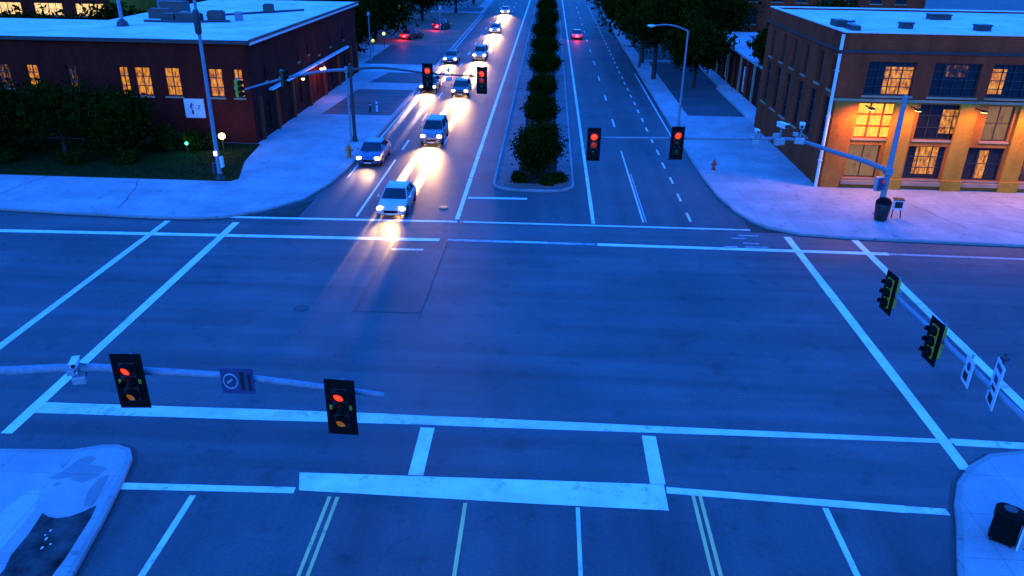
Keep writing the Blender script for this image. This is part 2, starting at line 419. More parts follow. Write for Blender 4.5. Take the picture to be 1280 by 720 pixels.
# median
def cap(x0, x1, yfront, ytop, n=9, bulge=1.25):
    c = (x0+x1)/2; hw = (x1-x0)/2
    pts = [(x0, ytop)]
    for i in range(n+1):
        a = PI + PI*i/n
        pts.append((c + hw*math.copysign(abs(math.cos(a))**0.6, math.cos(a)), yfront + bulge + bulge*math.sin(a)))
    pts.append((x1, ytop)); return pts
MED = cap(-3.42, 1.92, 50.15, 330)
struct('median', MB().prism(MED, 0.0, 0.12), 'asphalt_cross', 'raised median strip planted with a row of trees')
struct('median_kerb', kerb_strip(MED, 0.16, 0, 0.15, -1), 'kerb')
NOSE = [p for p in cap(-2.9, 1.5, 50.5, 53.2)]
struct('median_paving', MB().sheet(NOSE, 0.125), 'paving_red', 'reddish brick nose of the median')
struct('planting_bed', MB().sheet([(-1.9, 51.5), (0.9, 51.5), (0.9, 320), (-1.9, 320)], 0.13), 'soil', 'dark planting bed along the median')

# left block surfaces
struct('lawn', MB().sheet([(-120, 50.3), (-21.6, 50.0), (-21.2, 50.6), (-22.4, 55), (-23.0, 60.2), (-120, 60.2)], 0.135), 'grass', 'dark lawn in front of the left brick building')
struct('driveway', MB().sheet([(-21.2, 71.7), (-14.6, 71.7), (-14.6, 84.5), (-20.6, 84.5)], 0.135), 'asphalt_lot', 'dark driveway crossing beside the left building')
struct('driveway', MB().sheet([(-20.4, 88.6), (-14.6, 88.6), (-14.6, 95.5), (-19.4, 95.5)], 0.135), 'asphalt_lot', 'second dark driveway further up the left side')
struct('path', MB().sheet([(-23.0, 95.9), (-14.6, 95.9), (-14.6, 101.6), (-23, 101.6)], 0.135), 'walk_pale', 'pale path between driveway and car park')
struct('parking_lot', MB().sheet([(-24, 102), (-14.6, 102), (-14.6, 120), (-24, 120)], 0.135), 'asphalt_lot', 'dark blue car park beyond the left building')
struct('parking_lot', MB().sheet([(-219, 72.5), (-60.5, 72.5), (-60.5, 419), (-219, 419)], 0.135), 'asphalt_lot', 'dark yards behind the left building')
struct('parking_lot', MB().sheet([(-60, 187), (-16.5, 187), (-16.5, 419), (-60, 419)], 0.135), 'asphalt_lot', 'dark ground past the far side street')
struct('parking_lot', MB().sheet([(-60, 120), (-14.6, 120), (-14.6, 172), (-60, 172)], 0.135), 'paving_red', 'reddish paved car park under tail light glow')
# right block surfaces
struct('parking_lot', MB().sheet([(13.6, 75), (19.2, 75), (21.0, 109), (13.6, 109)], 0.135), 'asphalt_lot', 'dark car park between avenue and low building')
struct('path', MB().prism([(19.1, 70.0), (20.9, 70.0), (20.9, 89.4), (19.1, 89.4)], 0.13, 0.4), 'walk_pale', 'pale raised walk along the low building')
struct('path', MB().prism([(19.5, 90.3), (20.9, 90.3), (20.9, 109), (19.9, 109)], 0.13, 0.4), 'walk_pale', 'pale raised walk past the gap')
struct('parking_lot', MB().sheet([(13.0, 111), (36.4, 111), (36.4, 419), (13.0, 419)], 0.135), 'asphalt_lot', 'dark ground under the trees on the right')
for x0, y0, x1, y1 in ((29.5, 52.3, 31.6, 47.2), (26.2, 46.2, 29.8, 43.6), (24.0, 49.5, 25.6, 44.8), (-27.8, 49.9, -26.2, 44.0), (-34.5, 50.1, -35.2, 44.2)):
    d_ = Vector((x1-x0, y1-y0)).normalized(); n_ = Vector((-d_.y, d_.x)); up = []; lo = []
    for i in range(9):
        q = Vector((x0, y0)) + Vector((x1-x0, y1-y0))*i/8 + n_*random.uniform(-0.12, 0.12); w_ = random.uniform(0.012, 0.035)
        up.append(tuple(q+n_*w_)); lo.append(tuple(q-n_*w_))
    struct('pavement_crack', MB().sheet(up + lo[::-1], 0.1345), 'tar')
struct('parking_lot', MB().sheet([(36.5, 71.8), (219, 71.8), (219, 419), (36.5, 419)], 0.135), 'asphalt_lot', 'dark yard behind the right buildings')
# lower left corner bed and stains
struct('planting_bed', MB().sheet([(-14.55, 17.2), (-14.3, 17.05), (-14.0, 17.0), (-13.7, 17.08), (-13.4, 17.32), (-13.15, 17.62), (-13.02, 17.1), (-12.85, 15.5), (-12.8, 12), (-12.9, 6), (-14.2, 6), (-14.25, 15.0), (-14.4, 15.5), (-14.42, 16.3)], 0.136), 'bed', 'dark bed beside the kerb at the lower left')
struct('stain', MB().sheet([(-15.35, 18.75), (-15.15, 18.95), (-14.95, 19.45), (-14.9, 19.75), (-14.6, 19.95), (-14.35, 19.8), (-14.4, 19.5), (-14.05, 19.45), (-13.75, 19.35), (-13.85, 18.9), (-14.15, 18.6), (-14.5, 18.7), (-14.7, 18.85), (-14.95, 18.7)], 0.135), 'damp')
struct('stain', MB().sheet([(-13.75, 18.9), (-13.5, 19.0), (-13.35, 18.3), (-13.25, 17.6), (-13.5, 17.55), (-13.75, 18.2)], 0.1351), 'damp')
struct('path', MB().sheet([(-15.6, 18.1), (-15.25, 18.2), (-14.85, 17.3), (-14.8, 14), (-16.2, 14), (-16.1, 15.5)], 0.1348), 'walk_pale', 'lighter strip of newer concrete at the lower left')

for i in range(5):
    x = -13.75 + random.uniform(-0.25, 0.25); y = 15.75 + i*0.17; w_ = random.uniform(0.02, 0.05); l_ = random.uniform(0.05, 0.13)
    struct('litter', MB().prism([(x, y), (x+w_, y+0.02), (x+w_*0.8, y+l_), (x-0.02, y+l_*0.8)], 0.137, 0.15), 'plate')
# ------------------------------------------------------------------ road markings
def line(x0, y0, x1, y1, w, mat='white', z=0.005, w2=None):
    a = Vector((x0, y0)); b = Vector((x1, y1)); t = (b-a).normalized(); n = Vector((-t.y, t.x)); w2 = w2 or w
    L = (b-a).length; k = max(1, int(L/1.5)); up = []; lo = []
    for i in range(k+1):
        p = a + t*L*i/k; ww = (w + (w2-w)*i/k)/2 * (1 + random.uniform(-0.06, 0.06))
        up.append(tuple(p+n*ww)); lo.append(tuple(p-n*ww))
    o = MB().sheet(up + lo[::-1], z)
    return struct('road_marking', o, mat)
Z1, Z2, Z3 = 0.005, 0.009, 0.013
# near crosswalk, far line of it tapers to the right
line(-18.1, 22.72, -5.4, 22.9, 0.72, 'white_worn', Z1, 0.62); line(-5.4, 22.9, 14.6, 22.9, 0.6, 'white_worn', Z1, 0.24); line(14.6, 22.87, 24, 22.6, 0.42, 'white', Z1)
line(-13.05, 18.68, -7.5, 18.84, 0.3, 'white', Z1); line(4.2, 19.62, 11.5, 19.2, 0.32, 'white', Z1); line(11.5, 19.2, 12.75, 19.16, 0.30, 'white_worn', Z1)
struct('road_marking', MB().sheet([(-7.6, 19.7), (-5, 19.75), (0, 19.83), (4.15, 19.88), (4.14, 18.66), (0, 18.7), (-4, 18.78), (-7.36, 18.84)], Z2), 'white', 'broad white stop bar across three lanes')
line(-3.84, 19.82, -3.84, 22.45, 0.52, 'white', Z1); line(3.96, 19.9, 3.96, 22.5, 0.5, 'white', Z1)
# left and right crosswalks
line(-22.42, 21.5, -22.40, 42.3, 0.36, 'white_worn', Z3); line(-18.28, 21.1, -18.28, 42.4, 0.42, 'white', Z3)
line(14.3, 21.3, 14.3, 42.8, 0.42, 'white', Z3); line(18.45, 22.4, 18.15, 42.6, 0.40, 'white', Z3)
# far crosswalk
line(-60, 39.4, -31, 39.9, 0.4, 'white', Z1); line(-31, 39.9, -5.85, 40.6, 0.42, 'white', Z1); line(-5.4, 40.65, 3.0, 40.66, 0.3, 'white_faint', Z1); line(3.1, 40.66, 19.3, 40.6, 0.4, 'white', Z1)
line(-1.6, 40.7, 0.3, 40.7, 0.22, 'white_worn', Z2); line(19.3, 40.6, 60, 39.9, 0.25, 'white_faint', Z1)
line(-19.0, 43.3, -5.2, 43.7, 0.3, 'white', Z1); line(-5.0, 43.72, 12.4, 43.8, 0.24, 'white_worn', Z1)
line(-8.3, 39.0, -6.55, 39.05, 0.24, 'white', Z1)
line(-5.0, 48.35, -1.1, 48.5, 0.36, 'white', Z1)
# lane lines towards the camera
def yline(x, y0, y1, w, mat='white', z=Z1): return line(x, y0, x, y1, w, mat, z)
yline(-10.55, -60, 18.4, 0.2); yline(9.0, -60, 19.1, 0.19)
yline(-6.33, -60, 18.62, 0.11, 'yellow'); yline(-6.08, -60, 18.62, 0.11, 'yellow')
yline(-2.1, -60, 18.6, 0.12, 'yellow'); yline(1.36, -60, 18.62, 0.12, 'white_worn')
yline(5.0, -60, 19.4, 0.11, 'yellow'); yline(5.22, -60, 19.4, 0.11, 'yellow')
# far lanes
yline(-5.25, 44.1, 330, 0.28); yline(3.05, 44.1, 330, 0.22)
yline(6.12, 44.6, 61.5, 0.11, 'white_worn'); yline(6.30, 44.6, 55, 0.09, 'white_faint')
for x, y0, st, ln, mt in ((9.05, 45.0, 3.9, 1.6, 'white_worn'), (6.2, 70, 12, 3.2, 'white_worn'), (-11.45, 60, 10.5, 3.2, 'white'), (-8.35, 62, 10.5, 3.2, 'white')):  # left-hand dashes are assumed lane lines, added to suggest light streaks too
    y = y0
    while y < 200:
        yline(x + random.uniform(-0.03, 0.03), y, y+ln, 0.15, mt); y += st
yline(-11.45, 44.1, 57, 0.15); yline(10.9, 61, 100, 0.12, 'white_worn')  # left line likewise assumed, its white echoing a light streak
yline(-13.95, 52, 170, 0.12, 'white_worn')
for i in range(5):
    x = random.uniform(9.5, 12); y = random.uniform(40.9, 43)
    line(x, y, x+random.uniform(0.6, 1.6), y+random.uniform(-0.1, 0.1), 0.16, 'white_faint', Z2)
# utility cut with tar seams
def seam(x0, y0, x1, y1, w=0.13): return line(x0, y0, x1, y1, w, 'tar', 0.017)
for s in ((-8.57, 31.2, -8.4, 40.2, 0.15), (-5.57, 31.4, -5.46, 40.5, 0.14), (-8.5, 31.3, -5.6, 31.45, 0.09), (-8.45, 38.75, -6.5, 38.85, 0.10), (-4.9, 43.9, -4.7, 41, 0.10), (-6.2, 52.8, -3.5, 52.9, 0.10)): seam(*s)
for p_ in ([(-8.5, 31.3), (-5.6, 31.4), (-5.48, 38.7), (-8.42, 38.7)],):
    struct('road_patch', MB().sheet(p_, 0.0035), 'asphalt_main', 'rectangular repair patch in the junction')
def manhole(x, y, r, label):
    mb = MB().lathe([(r, 0.0), (r, 0.014), (r*0.9, 0.02), (r*0.5, 0.022), (0.01, 0.022)], 20, (x, y, 0.002))
    o = mb.build('manhole_cover', 'pole_dark'); tag(o, label, 'manhole cover')
manhole(-11.05, 31.45, 0.36, 'round iron manhole cover in the middle of the junction')
manhole(-6.35, 46.2, 0.32, 'round iron manhole cover in the lane before the median line')

# ------------------------------------------------------------------ vegetation
def leaf_cloud(n_clump, per, rx, ry, rz, clump_r, leaf, cz, seed, shell=0.55, flat=0.0):
    r = np.random.default_rng(seed)
    d = r.normal(size=(n_clump, 3)); d /= np.linalg.norm(d, axis=1)[:, None]
    rr = shell + (1-shell)*r.random(n_clump)**0.7
    lump = 1 + 0.16*np.sin(d[:, 0]*3.1+seed) + 0.13*np.cos(d[:, 1]*4.3+seed*2) + 0.1*np.sin(d[:, 2]*5+seed)
    c = d*rr[:, None]*lump[:, None]*np.array([rx, ry, rz])
    c = np.repeat(c, per, 0); n = len(c)
    q = r.normal(size=(n, 3))*clump_r*np.array([1, 1, 0.8]); p = c + q
    p[:, 2] += cz
    a = r.normal(size=(n, 3)); a /= np.linalg.norm(a, axis=1)[:, None]
    b = np.cross(a, r.normal(size=(n, 3))); b /= np.linalg.norm(b, axis=1)[:, None]
    s = leaf*(0.6 + 0.8*r.random(n))[:, None]
    quad = np.stack([p-a*s, p+b*s*0.55, p+a*s, p-b*s*0.55], 1).reshape(-1, 3)
    mb = MB(); mb.v = [tuple(v) for v in quad.tolist()]; mb.f = [(4*i, 4*i+1, 4*i+2, 4*i+3) for i in range(n)]; mb.smooth = [False]*n
    return mb

def raw_mesh(name, mb, mat):
    me = bpy.data.meshes.new(name); me.from_pydata(mb.v, [], mb.f); me.materials.append(M[mat]); me.update(); return me

def make_tree(name, label, loc, h, r, trunk_h, seed, mat='leaf', group=None, dens=1.0, cat='tree', leaf=0.17):
    t = thing(name, label, cat, loc, random.uniform(0, 6), group)
    rz = (h-trunk_h)/2; cz = trunk_h + rz*0.95
    cr = leaf_cloud(int(90*dens), 55, r*0.86, r*0.86, rz*0.86, 0.2*r, leaf, cz, seed)
    o = bpy.data.objects.new('crown', raw_mesh('crown', cr, mat)); COL.objects.link(o); o.parent = t
    mb = MB(); rr = random.Random(seed)
    mb.tube([(0, 0, -0.02), (0.03, 0.02, trunk_h*0.6), (0.0, 0.05, trunk_h+0.2), (0.05, 0, cz)], [0.05*r+0.06, 0.04*r+0.05, 0.035*r+0.04, 0.03], 8)
    for k in range(6):
        a = k*1.05+rr.random(); L = r*(0.45+0.3*rr.random())
        mb.tube([(0, 0.03, trunk_h*0.8+0.15*k*rz/6), (L*0.5*math.cos(a), L*0.5*math.sin(a), trunk_h+rz*0.5), (L*math.cos(a), L*math.sin(a), trunk_h+rz*(0.8+0.4*rr.random()))], [0.05, 0.035, 0.012], 6)
    mb.build('trunk', 'bark', t)
    return t

ords = ['first', 'second', 'third', 'fourth', 'fifth', 'sixth', 'seventh', 'eighth', 'ninth', 'tenth', 'eleventh', 'twelfth', 'thirteenth']
med_y = [(53.4, 4.1, 1.85), (67.3, 3.6, 1.6), (79.5, 3.1, 1.45), (94.0, 3.5, 1.9), (109, 3.5, 1.9), (125, 3.9, 2.2), (145, 4.2, 2.3), (167, 4.5, 2.4), (192, 5, 2.5), (222, 5, 2.5)]
for i, (y, h, r) in enumerate([(q[0], q[1]*(0.97 if q[0] < 60 else 0.84), q[2]*0.9) for q in med_y]):
    lab = 'dark round tree at the near end of the median, by its brick nose' if i == 0 else f'dark round tree in the median row, {ords[i]} from its near end'
    make_tree('median_tree', lab, (-0.45 + random.uniform(-0.15, 0.15), y, 0.12), h, r, 0.55 if i == 0 else 0.9, 20+i, 'leaf', 'trees along the planted median', 1.9, 'tree', 0.11)
def make_shrub(label, loc, r, h, seed, mat='leaf', group=None):
    t = thing('shrub', label, 'shrub', loc, 0, group)
    cr = leaf_cloud(34, 40, r*0.8, r*0.8, h*0.45, r*0.2, 0.11, h*0.5, seed)
    o = bpy.data.objects.new('foliage', raw_mesh('foliage', cr, mat)); COL.objects.link(o); o.parent = t
    mb = MB()
    for k in range(5):
        a = k*1.26; mb.tube([(0.04*math.cos(a), 0.04*math.sin(a), 0), (r*0.4*math.cos(a), r*0.4*math.sin(a), h*0.6)], [0.02, 0.008], 6)
    mb.build('stem', 'bark', t); return t
for x, y, w in ((-1.75, 51.9, 'left'), (0.2, 51.5, 'middle'), (0.95, 52.2, 'right')):
    make_shrub(f'low dark shrub on the brick nose of the median, {w} of the three', (x, y, 0.12), 0.55, 0.6, int(y*10+x*7), 'leaf_olive', 'shrubs on the median nose')
# trees in front of the left building
for i, (x, y, h, r, th_, lab) in enumerate([
    (-41.5, 55.5, 5.2, 2.9, 0.7, 'broad dark tree on the lawn, leftmost before the brick wall'),
    (-36.8, 56.2, 5.7, 2.8, 0.7, 'tallest dark tree on the lawn before the brick wall'),
    (-32.4, 56.0, 4.9, 2.5, 0.6, 'dark tree on the lawn below the paired lit windows'),
    (-47.5, 56.5, 5.6, 3.0, 0.8, 'dark tree at the far left end of the lawn')]):
    make_tree('lawn_tree', lab, (x, y, 0.13), h, r, th_, 60+i, 'leaf', 'trees before the left building', 0.62 if i == 1 else 1.3, 'tree', 0.17)
for x, y, r, h, lab in ((-29.4, 57.4, 1.1, 1.9, 'dark shrub left of the green lit shrub'), (-27.6, 57.8, 1.0, 1.4, 'shrub glowing green below the white wall sign'), (-26.0, 58.4, 0.8, 1.1, 'shrub just behind the yellow garden lamp'), (-34.5, 53.4, 0.9, 0.8, 'low shrub on the lawn beside the tallest tree'), (-30.6, 53.8, 0.8, 0.8, 'low shrub on the lawn in front of the trees'), (-39.5, 53.2, 0.9, 0.8, 'low shrub on the left lawn near the pavement')):
    make_shrub(lab, (x, y, 0.13), r, h, int(abs(x*13+y)), 'leaf_olive', 'shrubs on the left lawn')
# grass blades
r = np.random.default_rng(3); n = 9000
px = r.uniform(-46, -21.8, n); py = r.uniform(50.4, 59.8, n)
ang = r.uniform(0, 6.28, n); hh = r.uniform(0.05, 0.14, n); ok = px < -21.9-(py-50)*0.1
vs = []; fs = []
for i in np.nonzero(ok)[0]:
    c, s_ = math.cos(ang[i])*0.03, math.sin(ang[i])*0.03; k = len(vs)
    vs += [(px[i]-c, py[i]-s_, 0.13), (px[i]+c, py[i]+s_, 0.13), (px[i]+s_*2, py[i]+c*2, 0.13+hh[i])]; fs.append((k, k+1, k+2))
mb = MB(); mb.v = vs; mb.f = fs; mb.smooth = [False]*len(fs)
tag(mb.build('grass', 'grass'), 'short dark grass on the left lawn', 'grass', None, 'stuff')
# right side avenue trees and those behind
for i, (x, y, h, r_, th_, lab) in enumerate([
    (12.7, 95.3, 10.5, 4.6, 4.4, 'tall dark tree at the right kerb, nearest of the avenue trees'),
    (16.6, 90.0, 7.2, 3.2, 2.6, 'dark round tree standing in the right car park'),
    (12.6, 108, 11.5, 5.2, 4.2, 'broad dark tree at the right kerb, second up the avenue'),
    (13.0, 124, 12, 5.8, 4.0, 'dark tree at the right kerb, third up the avenue'),
    (13.2, 143, 12, 6.0, 4.0, 'dark tree at the right kerb, fourth up the avenue'),
    (14.5, 166, 12, 6.4, 4.0, 'dark tree at the right kerb, fifth up the avenue'),
    (18, 190, 13, 7.0, 4.0, 'dark tree at the top of the avenue, right side'),
    (22, 113, 11, 5.6, 3.0, 'dark tree behind the car park, beyond the low roof'),
    (26.6, 77.6, 8.8, 3.9, 4.4, 'dark tree rising over the low roof beside the lit building'),
    (22.8, 79.5, 7.8, 2.4, 4.3, 'small dark tree leaning over the edge of the low roof'),
    (30, 86, 9.5, 4.2, 4.2, 'dark tree behind the low roof, further back'),
    (24, 132, 12, 6.2, 3.0, 'dark tree in the mass beyond the car park, left half'),
    (34, 124, 12, 6.2, 3.0, 'dark tree in the mass beyond the car park, right half'),
    (28, 152, 13, 7, 3, 'dark tree far back at the upper right'),
    ]):
    make_tree('avenue_tree', lab, (x, y, 0.13), h, r_, th_, 100+i, 'leaf', 'trees up the right side', 1.7, 'tree', 0.26)
for i, (x, y, h, r_, th_, lab) in enumerate([
    (-27.5, 107, 8.5, 4.4, 1.2, 'dark tree behind the left building, nearest the car park'),
    (-32, 116, 9.5, 5.0, 1.2, 'dark tree behind the left building, second back'),
    (-27.5, 126, 9.5, 5.0, 1.2, 'dark tree left of the reddish car park'),
    (-31, 140, 11, 5.8, 1.5, 'dark tree left of the reddish car park, further back'),
    (-24.5, 155, 11, 5.5, 2.0, 'dark tree over the far end of the reddish car park'),
    (-20.0, 172, 11, 5.2, 2.6, 'dark tree at the far corner of the left side street'),
    (-30, 176, 12, 6.5, 2.6, 'dark tree far back at the upper left'),
    (-18.5, 196, 12, 5.5, 3.0, 'dark tree at the top of the avenue, left side'),
    (-43.5, 78.5, 8.4, 3.9, 0.8, 'dark tree behind the low wing of the left building'),
    (-49.5, 79.5, 8.0, 3.8, 0.8, 'dark tree behind the left wing, second from its right end'),
    (-55.5, 82, 8.0, 4.0, 0.8, 'dark tree behind the left wing, third from its right end'),
    ]):
    make_tree('side_tree', lab, (x, y, 0.13), h, r_, th_, 140+i, 'leaf', 'trees up the left side', 1.6, 'tree', 0.26)

# ------------------------------------------------------------------ buildings
class Face:
    """a facade plane: u runs along the wall, w points out of it"""
    def __init__(s, origin, u, w): s.o = Vector(origin); s.u = Vector(u); s.w = Vector(w)
    def p(s, u, w, z): q = s.o + s.u*u + s.w*w; return (q.x, q.y, q.z + z)
    def box(s, mb, u0, u1, w0, w1, z0, z1):
        c = [s.p(u, w, z) for z in (z0, z1) for (u, w) in ((u0, w0), (u1, w0), (u1, w1), (u0, w1))]
        mb.add(c, [(3,2,1,0),(4,5,6,7),(0,1,5,4),(1,2,6,5),(2,3,7,6),(3,0,4,7)]); return mb
    def wall(s, mb, u0, u1, z0, z1, holes, depth=0.28):
        us = sorted({u0, u1, *[h[0] for h in holes], *[h[1] for h in holes]}); zs = sorted({z0, z1, *[h[2] for h in holes], *[h[3] for h in holes]})
        for a, b in zip(us, us[1:]):
            for c, d in zip(zs, zs[1:]):
                mu, mz = (a+b)/2, (c+d)/2
                if any(h[0] < mu < h[1] and h[2] < mz < h[3] for h in holes): continue
                mb.add([s.p(a, 0, c), s.p(b, 0, c), s.p(b, 0, d), s.p(a, 0, d)], [(0, 1, 2, 3)])
        for a, b, c, d in holes:
            mb.add([s.p(a, 0, c), s.p(b, 0, c), s.p(b, 0, d), s.p(a, 0, d), s.p(a, -depth, c), s.p(b, -depth, c), s.p(b, -depth, d), s.p(a, -depth, d)],
                   [(0, 4, 5, 1), (1, 5, 6, 2), (2, 6, 7, 3), (3, 7, 4, 0)])
        return mb

def window(face, parent, u0, u1, z0, z1, cols, rows, pane='glass', frame='trim_dark', sill='stone', depth=0.28, label=None, lit_cells=None, bar=0.05, lit='win_lit'):
    fr = MB(); b = 0.07
    face.box(fr, u0, u0+b, -depth+0.02, -depth+0.12, z0, z1); face.box(fr, u1-b, u1, -depth+0.02, -depth+0.12, z0, z1)
    face.box(fr, u0+b, u1-b, -depth+0.02, -depth+0.12, z0, z0+b); face.box(fr, u0+b, u1-b, -depth+0.02, -depth+0.12, z1-b, z1)
    for i in range(1, cols):
        u = u0 + (u1-u0)*i/cols; face.box(fr, u-bar/2, u+bar/2, -depth+0.02, -depth+0.10, z0+b, z1-b)
    for j in range(1, rows):
        z = z0 + (z1-z0)*j/rows; face.box(fr, u0+b, u1-b, -depth+0.022, -depth+0.098, z-bar/2, z+bar/2)
    o = fr.build('window', frame, parent)
    if label: o['label'] = label
    pm = MB().add([face.p(u0, -depth, z0), face.p(u1, -depth, z0), face.p(u1, -depth, z1), face.p(u0, -depth, z1)], [(0, 1, 2, 3)])
    pm.build('pane', pane, o)
    if lit_cells:                                    # part of the opening shows a lit room
        a, c, d, e = lit_cells
        MB().add([face.p(a, -depth+0.006, d), face.p(c, -depth+0.006, d), face.p(c, -depth+0.006, e), face.p(a, -depth+0.006, e)], [(0, 1, 2, 3)]).build('lit_pane', lit, o)
    if sill:
        sm = MB(); face.box(sm, u0-0.12, u1+0.12, 0.002, 0.10, z0-0.13, z0-0.005); sm.build('sill', sill, o)
    return o

# ---- right building, two lit storeys over a plinth
B = thing('brick_building', 'two storey corner brick building with orange lit front and pale flat roof', 'building', (0, 0, 0))
GZ = 0.13
fS = Face((19.05, 52.8, 0), (1, 0, 0), (0, -1, 0))           # u = x - 19.05
fW = Face((19.05, 52.8, 0), (0, 1, 0), (-1, 0, 0))           # u = y - 52.8
X0 = 19.05
up = [(20.95, 24.05), (25.2, 28.25), (28.95, 32.0), (32.8, 35.9), (36.7, 39.8), (40.6, 43.6)]
md = [(20.85, 23.5), (24.9, 28.1), (29.35, 31.1), (32.8, 35.9), (36.7, 39.8), (40.6, 43.6)]
gd = [(20.75, 22.9), (24.75, 27.3), (28.75, 31.2), (32.6, 35.1), (36.5, 39.0), (40.4, 42.9)]
holes = [(a-X0, b-X0, 6.48, 8.65) for a, b in up] + [(a-X0, b-X0, 3.6, 5.98) for a, b in md] + [(a-X0, b-X0, 0.85, 3.15) for a, b in gd]
# red brick top, tan brick below
wm = fS.wall(MB(), 0, 27.0, 6.2, 10.4, [h for h in holes if h[2] > 6])
wm.build('wall', 'brick_red', B)
wm = fS.wall(MB(), 0, 27.0, GZ, 6.2, [h for h in holes if h[2] < 6])
wm.build('wall', 'brick_brown', B)
whU = [(15.9, 16.8), (0.55, 1.35), (3.2, 4.1), (6.5, 7.4), (9.6, 10.5), (12.6, 13.5)]
whL = [(15.9, 17.3), (0.55, 1.75), (3.5, 4.9), (6.6, 8.0), (9.8, 11.2), (12.7, 14.1)]
holesW = [(a, b, 6.65, 8.8) for a, b in whU] + [(a, b, 2.75, 6.15) for a, b in whL]
fW.wall(MB(), 0, 18.5, GZ, 10.4, holesW).build('wall', 'brick_red', B)
wb = MB(); wb.add([(46.05, 52.8, GZ), (46.05, 71.3, GZ), (46.05, 71.3, 10.4), (46.05, 52.8, 10.4)], [(0, 1, 2, 3)]); wb.add([(19.05, 71.3, GZ), (46.05, 71.3, GZ), (46.05, 71.3, 10.4), (19.05, 71.3, 10.4)], [(0, 1, 2, 3)])
wb.build('wall', 'brick_red', B)
rf = MB().box((19.2, 52.95, 9.9), (45.9, 71.15, 10.28)).build('roof', 'roof_white', B)
pr = MB()
pr.box((18.98, 52.72, 10.405), (46.12, 53.0, 10.50)); pr.box((18.98, 53.0, 10.405), (19.26, 71.2, 10.50)); pr.box((45.84, 53.0, 10.405), (46.12, 71.2, 10.50)); pr.box((18.98, 71.2, 10.405), (46.12, 71.38, 10.50))
pr.build('coping', 'trim_white', B)
bc = MB(); fS.box(bc, -0.08, 27, 0.003, 0.09, 9.18, 9.34); fW.box(bc, 0.001, 18.5, 0.003, 0.09, 9.18, 9.34); bc.build('string_course', 'trim_dark', B)
bc = MB(); fS.box(bc, 0, 27, 0.003, 0.10, 6.08, 6.24); bc.build('string_course', 'stone', B)
# plinth ledge between piers
pl = MB(); fS.box(pl, 1.5, 27, 0.003, 0.28, 0.42, 0.68); pl.build('ledge', 'stone', B)
for u0, u1 in ((4.0, 5.6), (8.3, 9.65), (12.2, 13.5), (16.15, 17.4), (20.0, 21.3), (24, 25.2)):
    q = MB(); fS.box(q, u0, u1, 0.004, 0.34, GZ, 0.86); fS.box(q, u0+0.08, u1-0.08, 0.004, 0.2, 0.861, 6.07); q.build('pier', 'brick_tan', B)
q = MB(); fS.box(q, 0.15, 1.45, 0.004, 0.2, GZ, 6.07); q.build('pier', 'brick_brown', B)
dp = MB().tube([(18.93, 52.68, GZ), (18.93, 52.68, 9.1)], 0.11, 10); dp.tube([(18.93, 52.68, 9.36), (18.93, 52.68, 10.3)], 0.11, 10)
for z in (2, 5, 8): dp.box((18.80, 52.55, z), (19.06, 52.81, z+0.06))
dp.build('downpipe', 'trim_white', B)
F = lambda u: u-X0
# upper floor windows
window(fS, B, F(20.95), F(24.05), 6.48, 8.65, 4, 4, 'glass', lit_cells=(F(22.2), F(24.0), 6.55, 8.3), label='upper window lit on its right half')
window(fS, B, F(25.2), F(28.25), 6.48, 8.65, 4, 4, 'glass', lit_cells=(F(26.1), F(27.5), 7.75, 8.5), lit='win_dim')
window(fS, B, F(28.95), F(32.0), 6.48, 8.65, 4, 4, 'glass', lit_cells=(F(29.0), F(30.0), 6.7, 8.3))
for a, b in up[3:]: window(fS, B, F(a), F(b), 6.48, 8.65, 4, 4, 'win_dim')
window(fS, B, F(20.85), F(23.5), 3.6, 5.98, 3, 3, 'win_bright', 'brick_red', label='brightest yellow window above the street', bar=0.10)
window(fS, B, F(24.9), F(28.1), 3.6, 5.98, 4, 3, 'glass', lit_cells=(F(26.5), F(27.7), 4.0, 5.6))
window(fS, B, F(29.35), F(31.1), 3.6, 5.98, 2, 2, 'win_tan')
for a, b in md[3:]: window(fS, B, F(a), F(b), 3.6, 5.98, 4, 3, 'win_lit')
window(fS, B, F(20.75), F(22.9), 0.85, 3.15, 2, 1, 'win_tan')
window(fS, B, F(24.75), F(27.3), 0.85, 3.15, 3, 3, 'glass', lit_cells=(F(25.4), F(26.9), 1.15, 3.05))
window(fS, B, F(28.75), F(31.2), 0.85, 3.15, 3, 2, 'glass', lit_cells=(F(29.7), F(30.3), 0.95, 2.9))
for a, b in gd[3:]: window(fS, B, F(a), F(b), 0.85, 3.15, 3, 2, 'win_dim')
for a, b in whU: window(fW, B, a, b, 6.65, 8.8, 1, 2, 'glass')
for a, b in whL: window(fW, B, a, b, 2.75, 6.15, 2, 4, 'glass')
for x, y, sx, sy in ((24.75, 57.4, 0.8, 0.6), (29.7, 56.9, 0.9, 0.7), (30.2, 64.6, 1.5, 1.0)):
    v = MB().box((x-sx/2, y-sy/2, 10.28), (x+sx/2, y+sy/2, 10.62)); v.box((x-sx/2-0.06, y-sy/2-0.06, 10.62), (x+sx/2+0.06, y+sy/2+0.06, 10.7)); v.build('roof_vent', 'pole_dark', B)
v = MB(); v.tube([(20.2, 58.8, 10.34), (21.6, 60.6, 10.34), (22.5, 60.9, 10.34)], 0.09, 8); v.box((19.9, 57.3, 10.28), (20.7, 58.5, 10.75)); v.build('roof_duct', 'pole_dark', B)
v = MB().box((20.4, 55.2, 10.28), (20.9, 56.9, 10.6)); v.build('roof_duct', 'pole_dark', B)
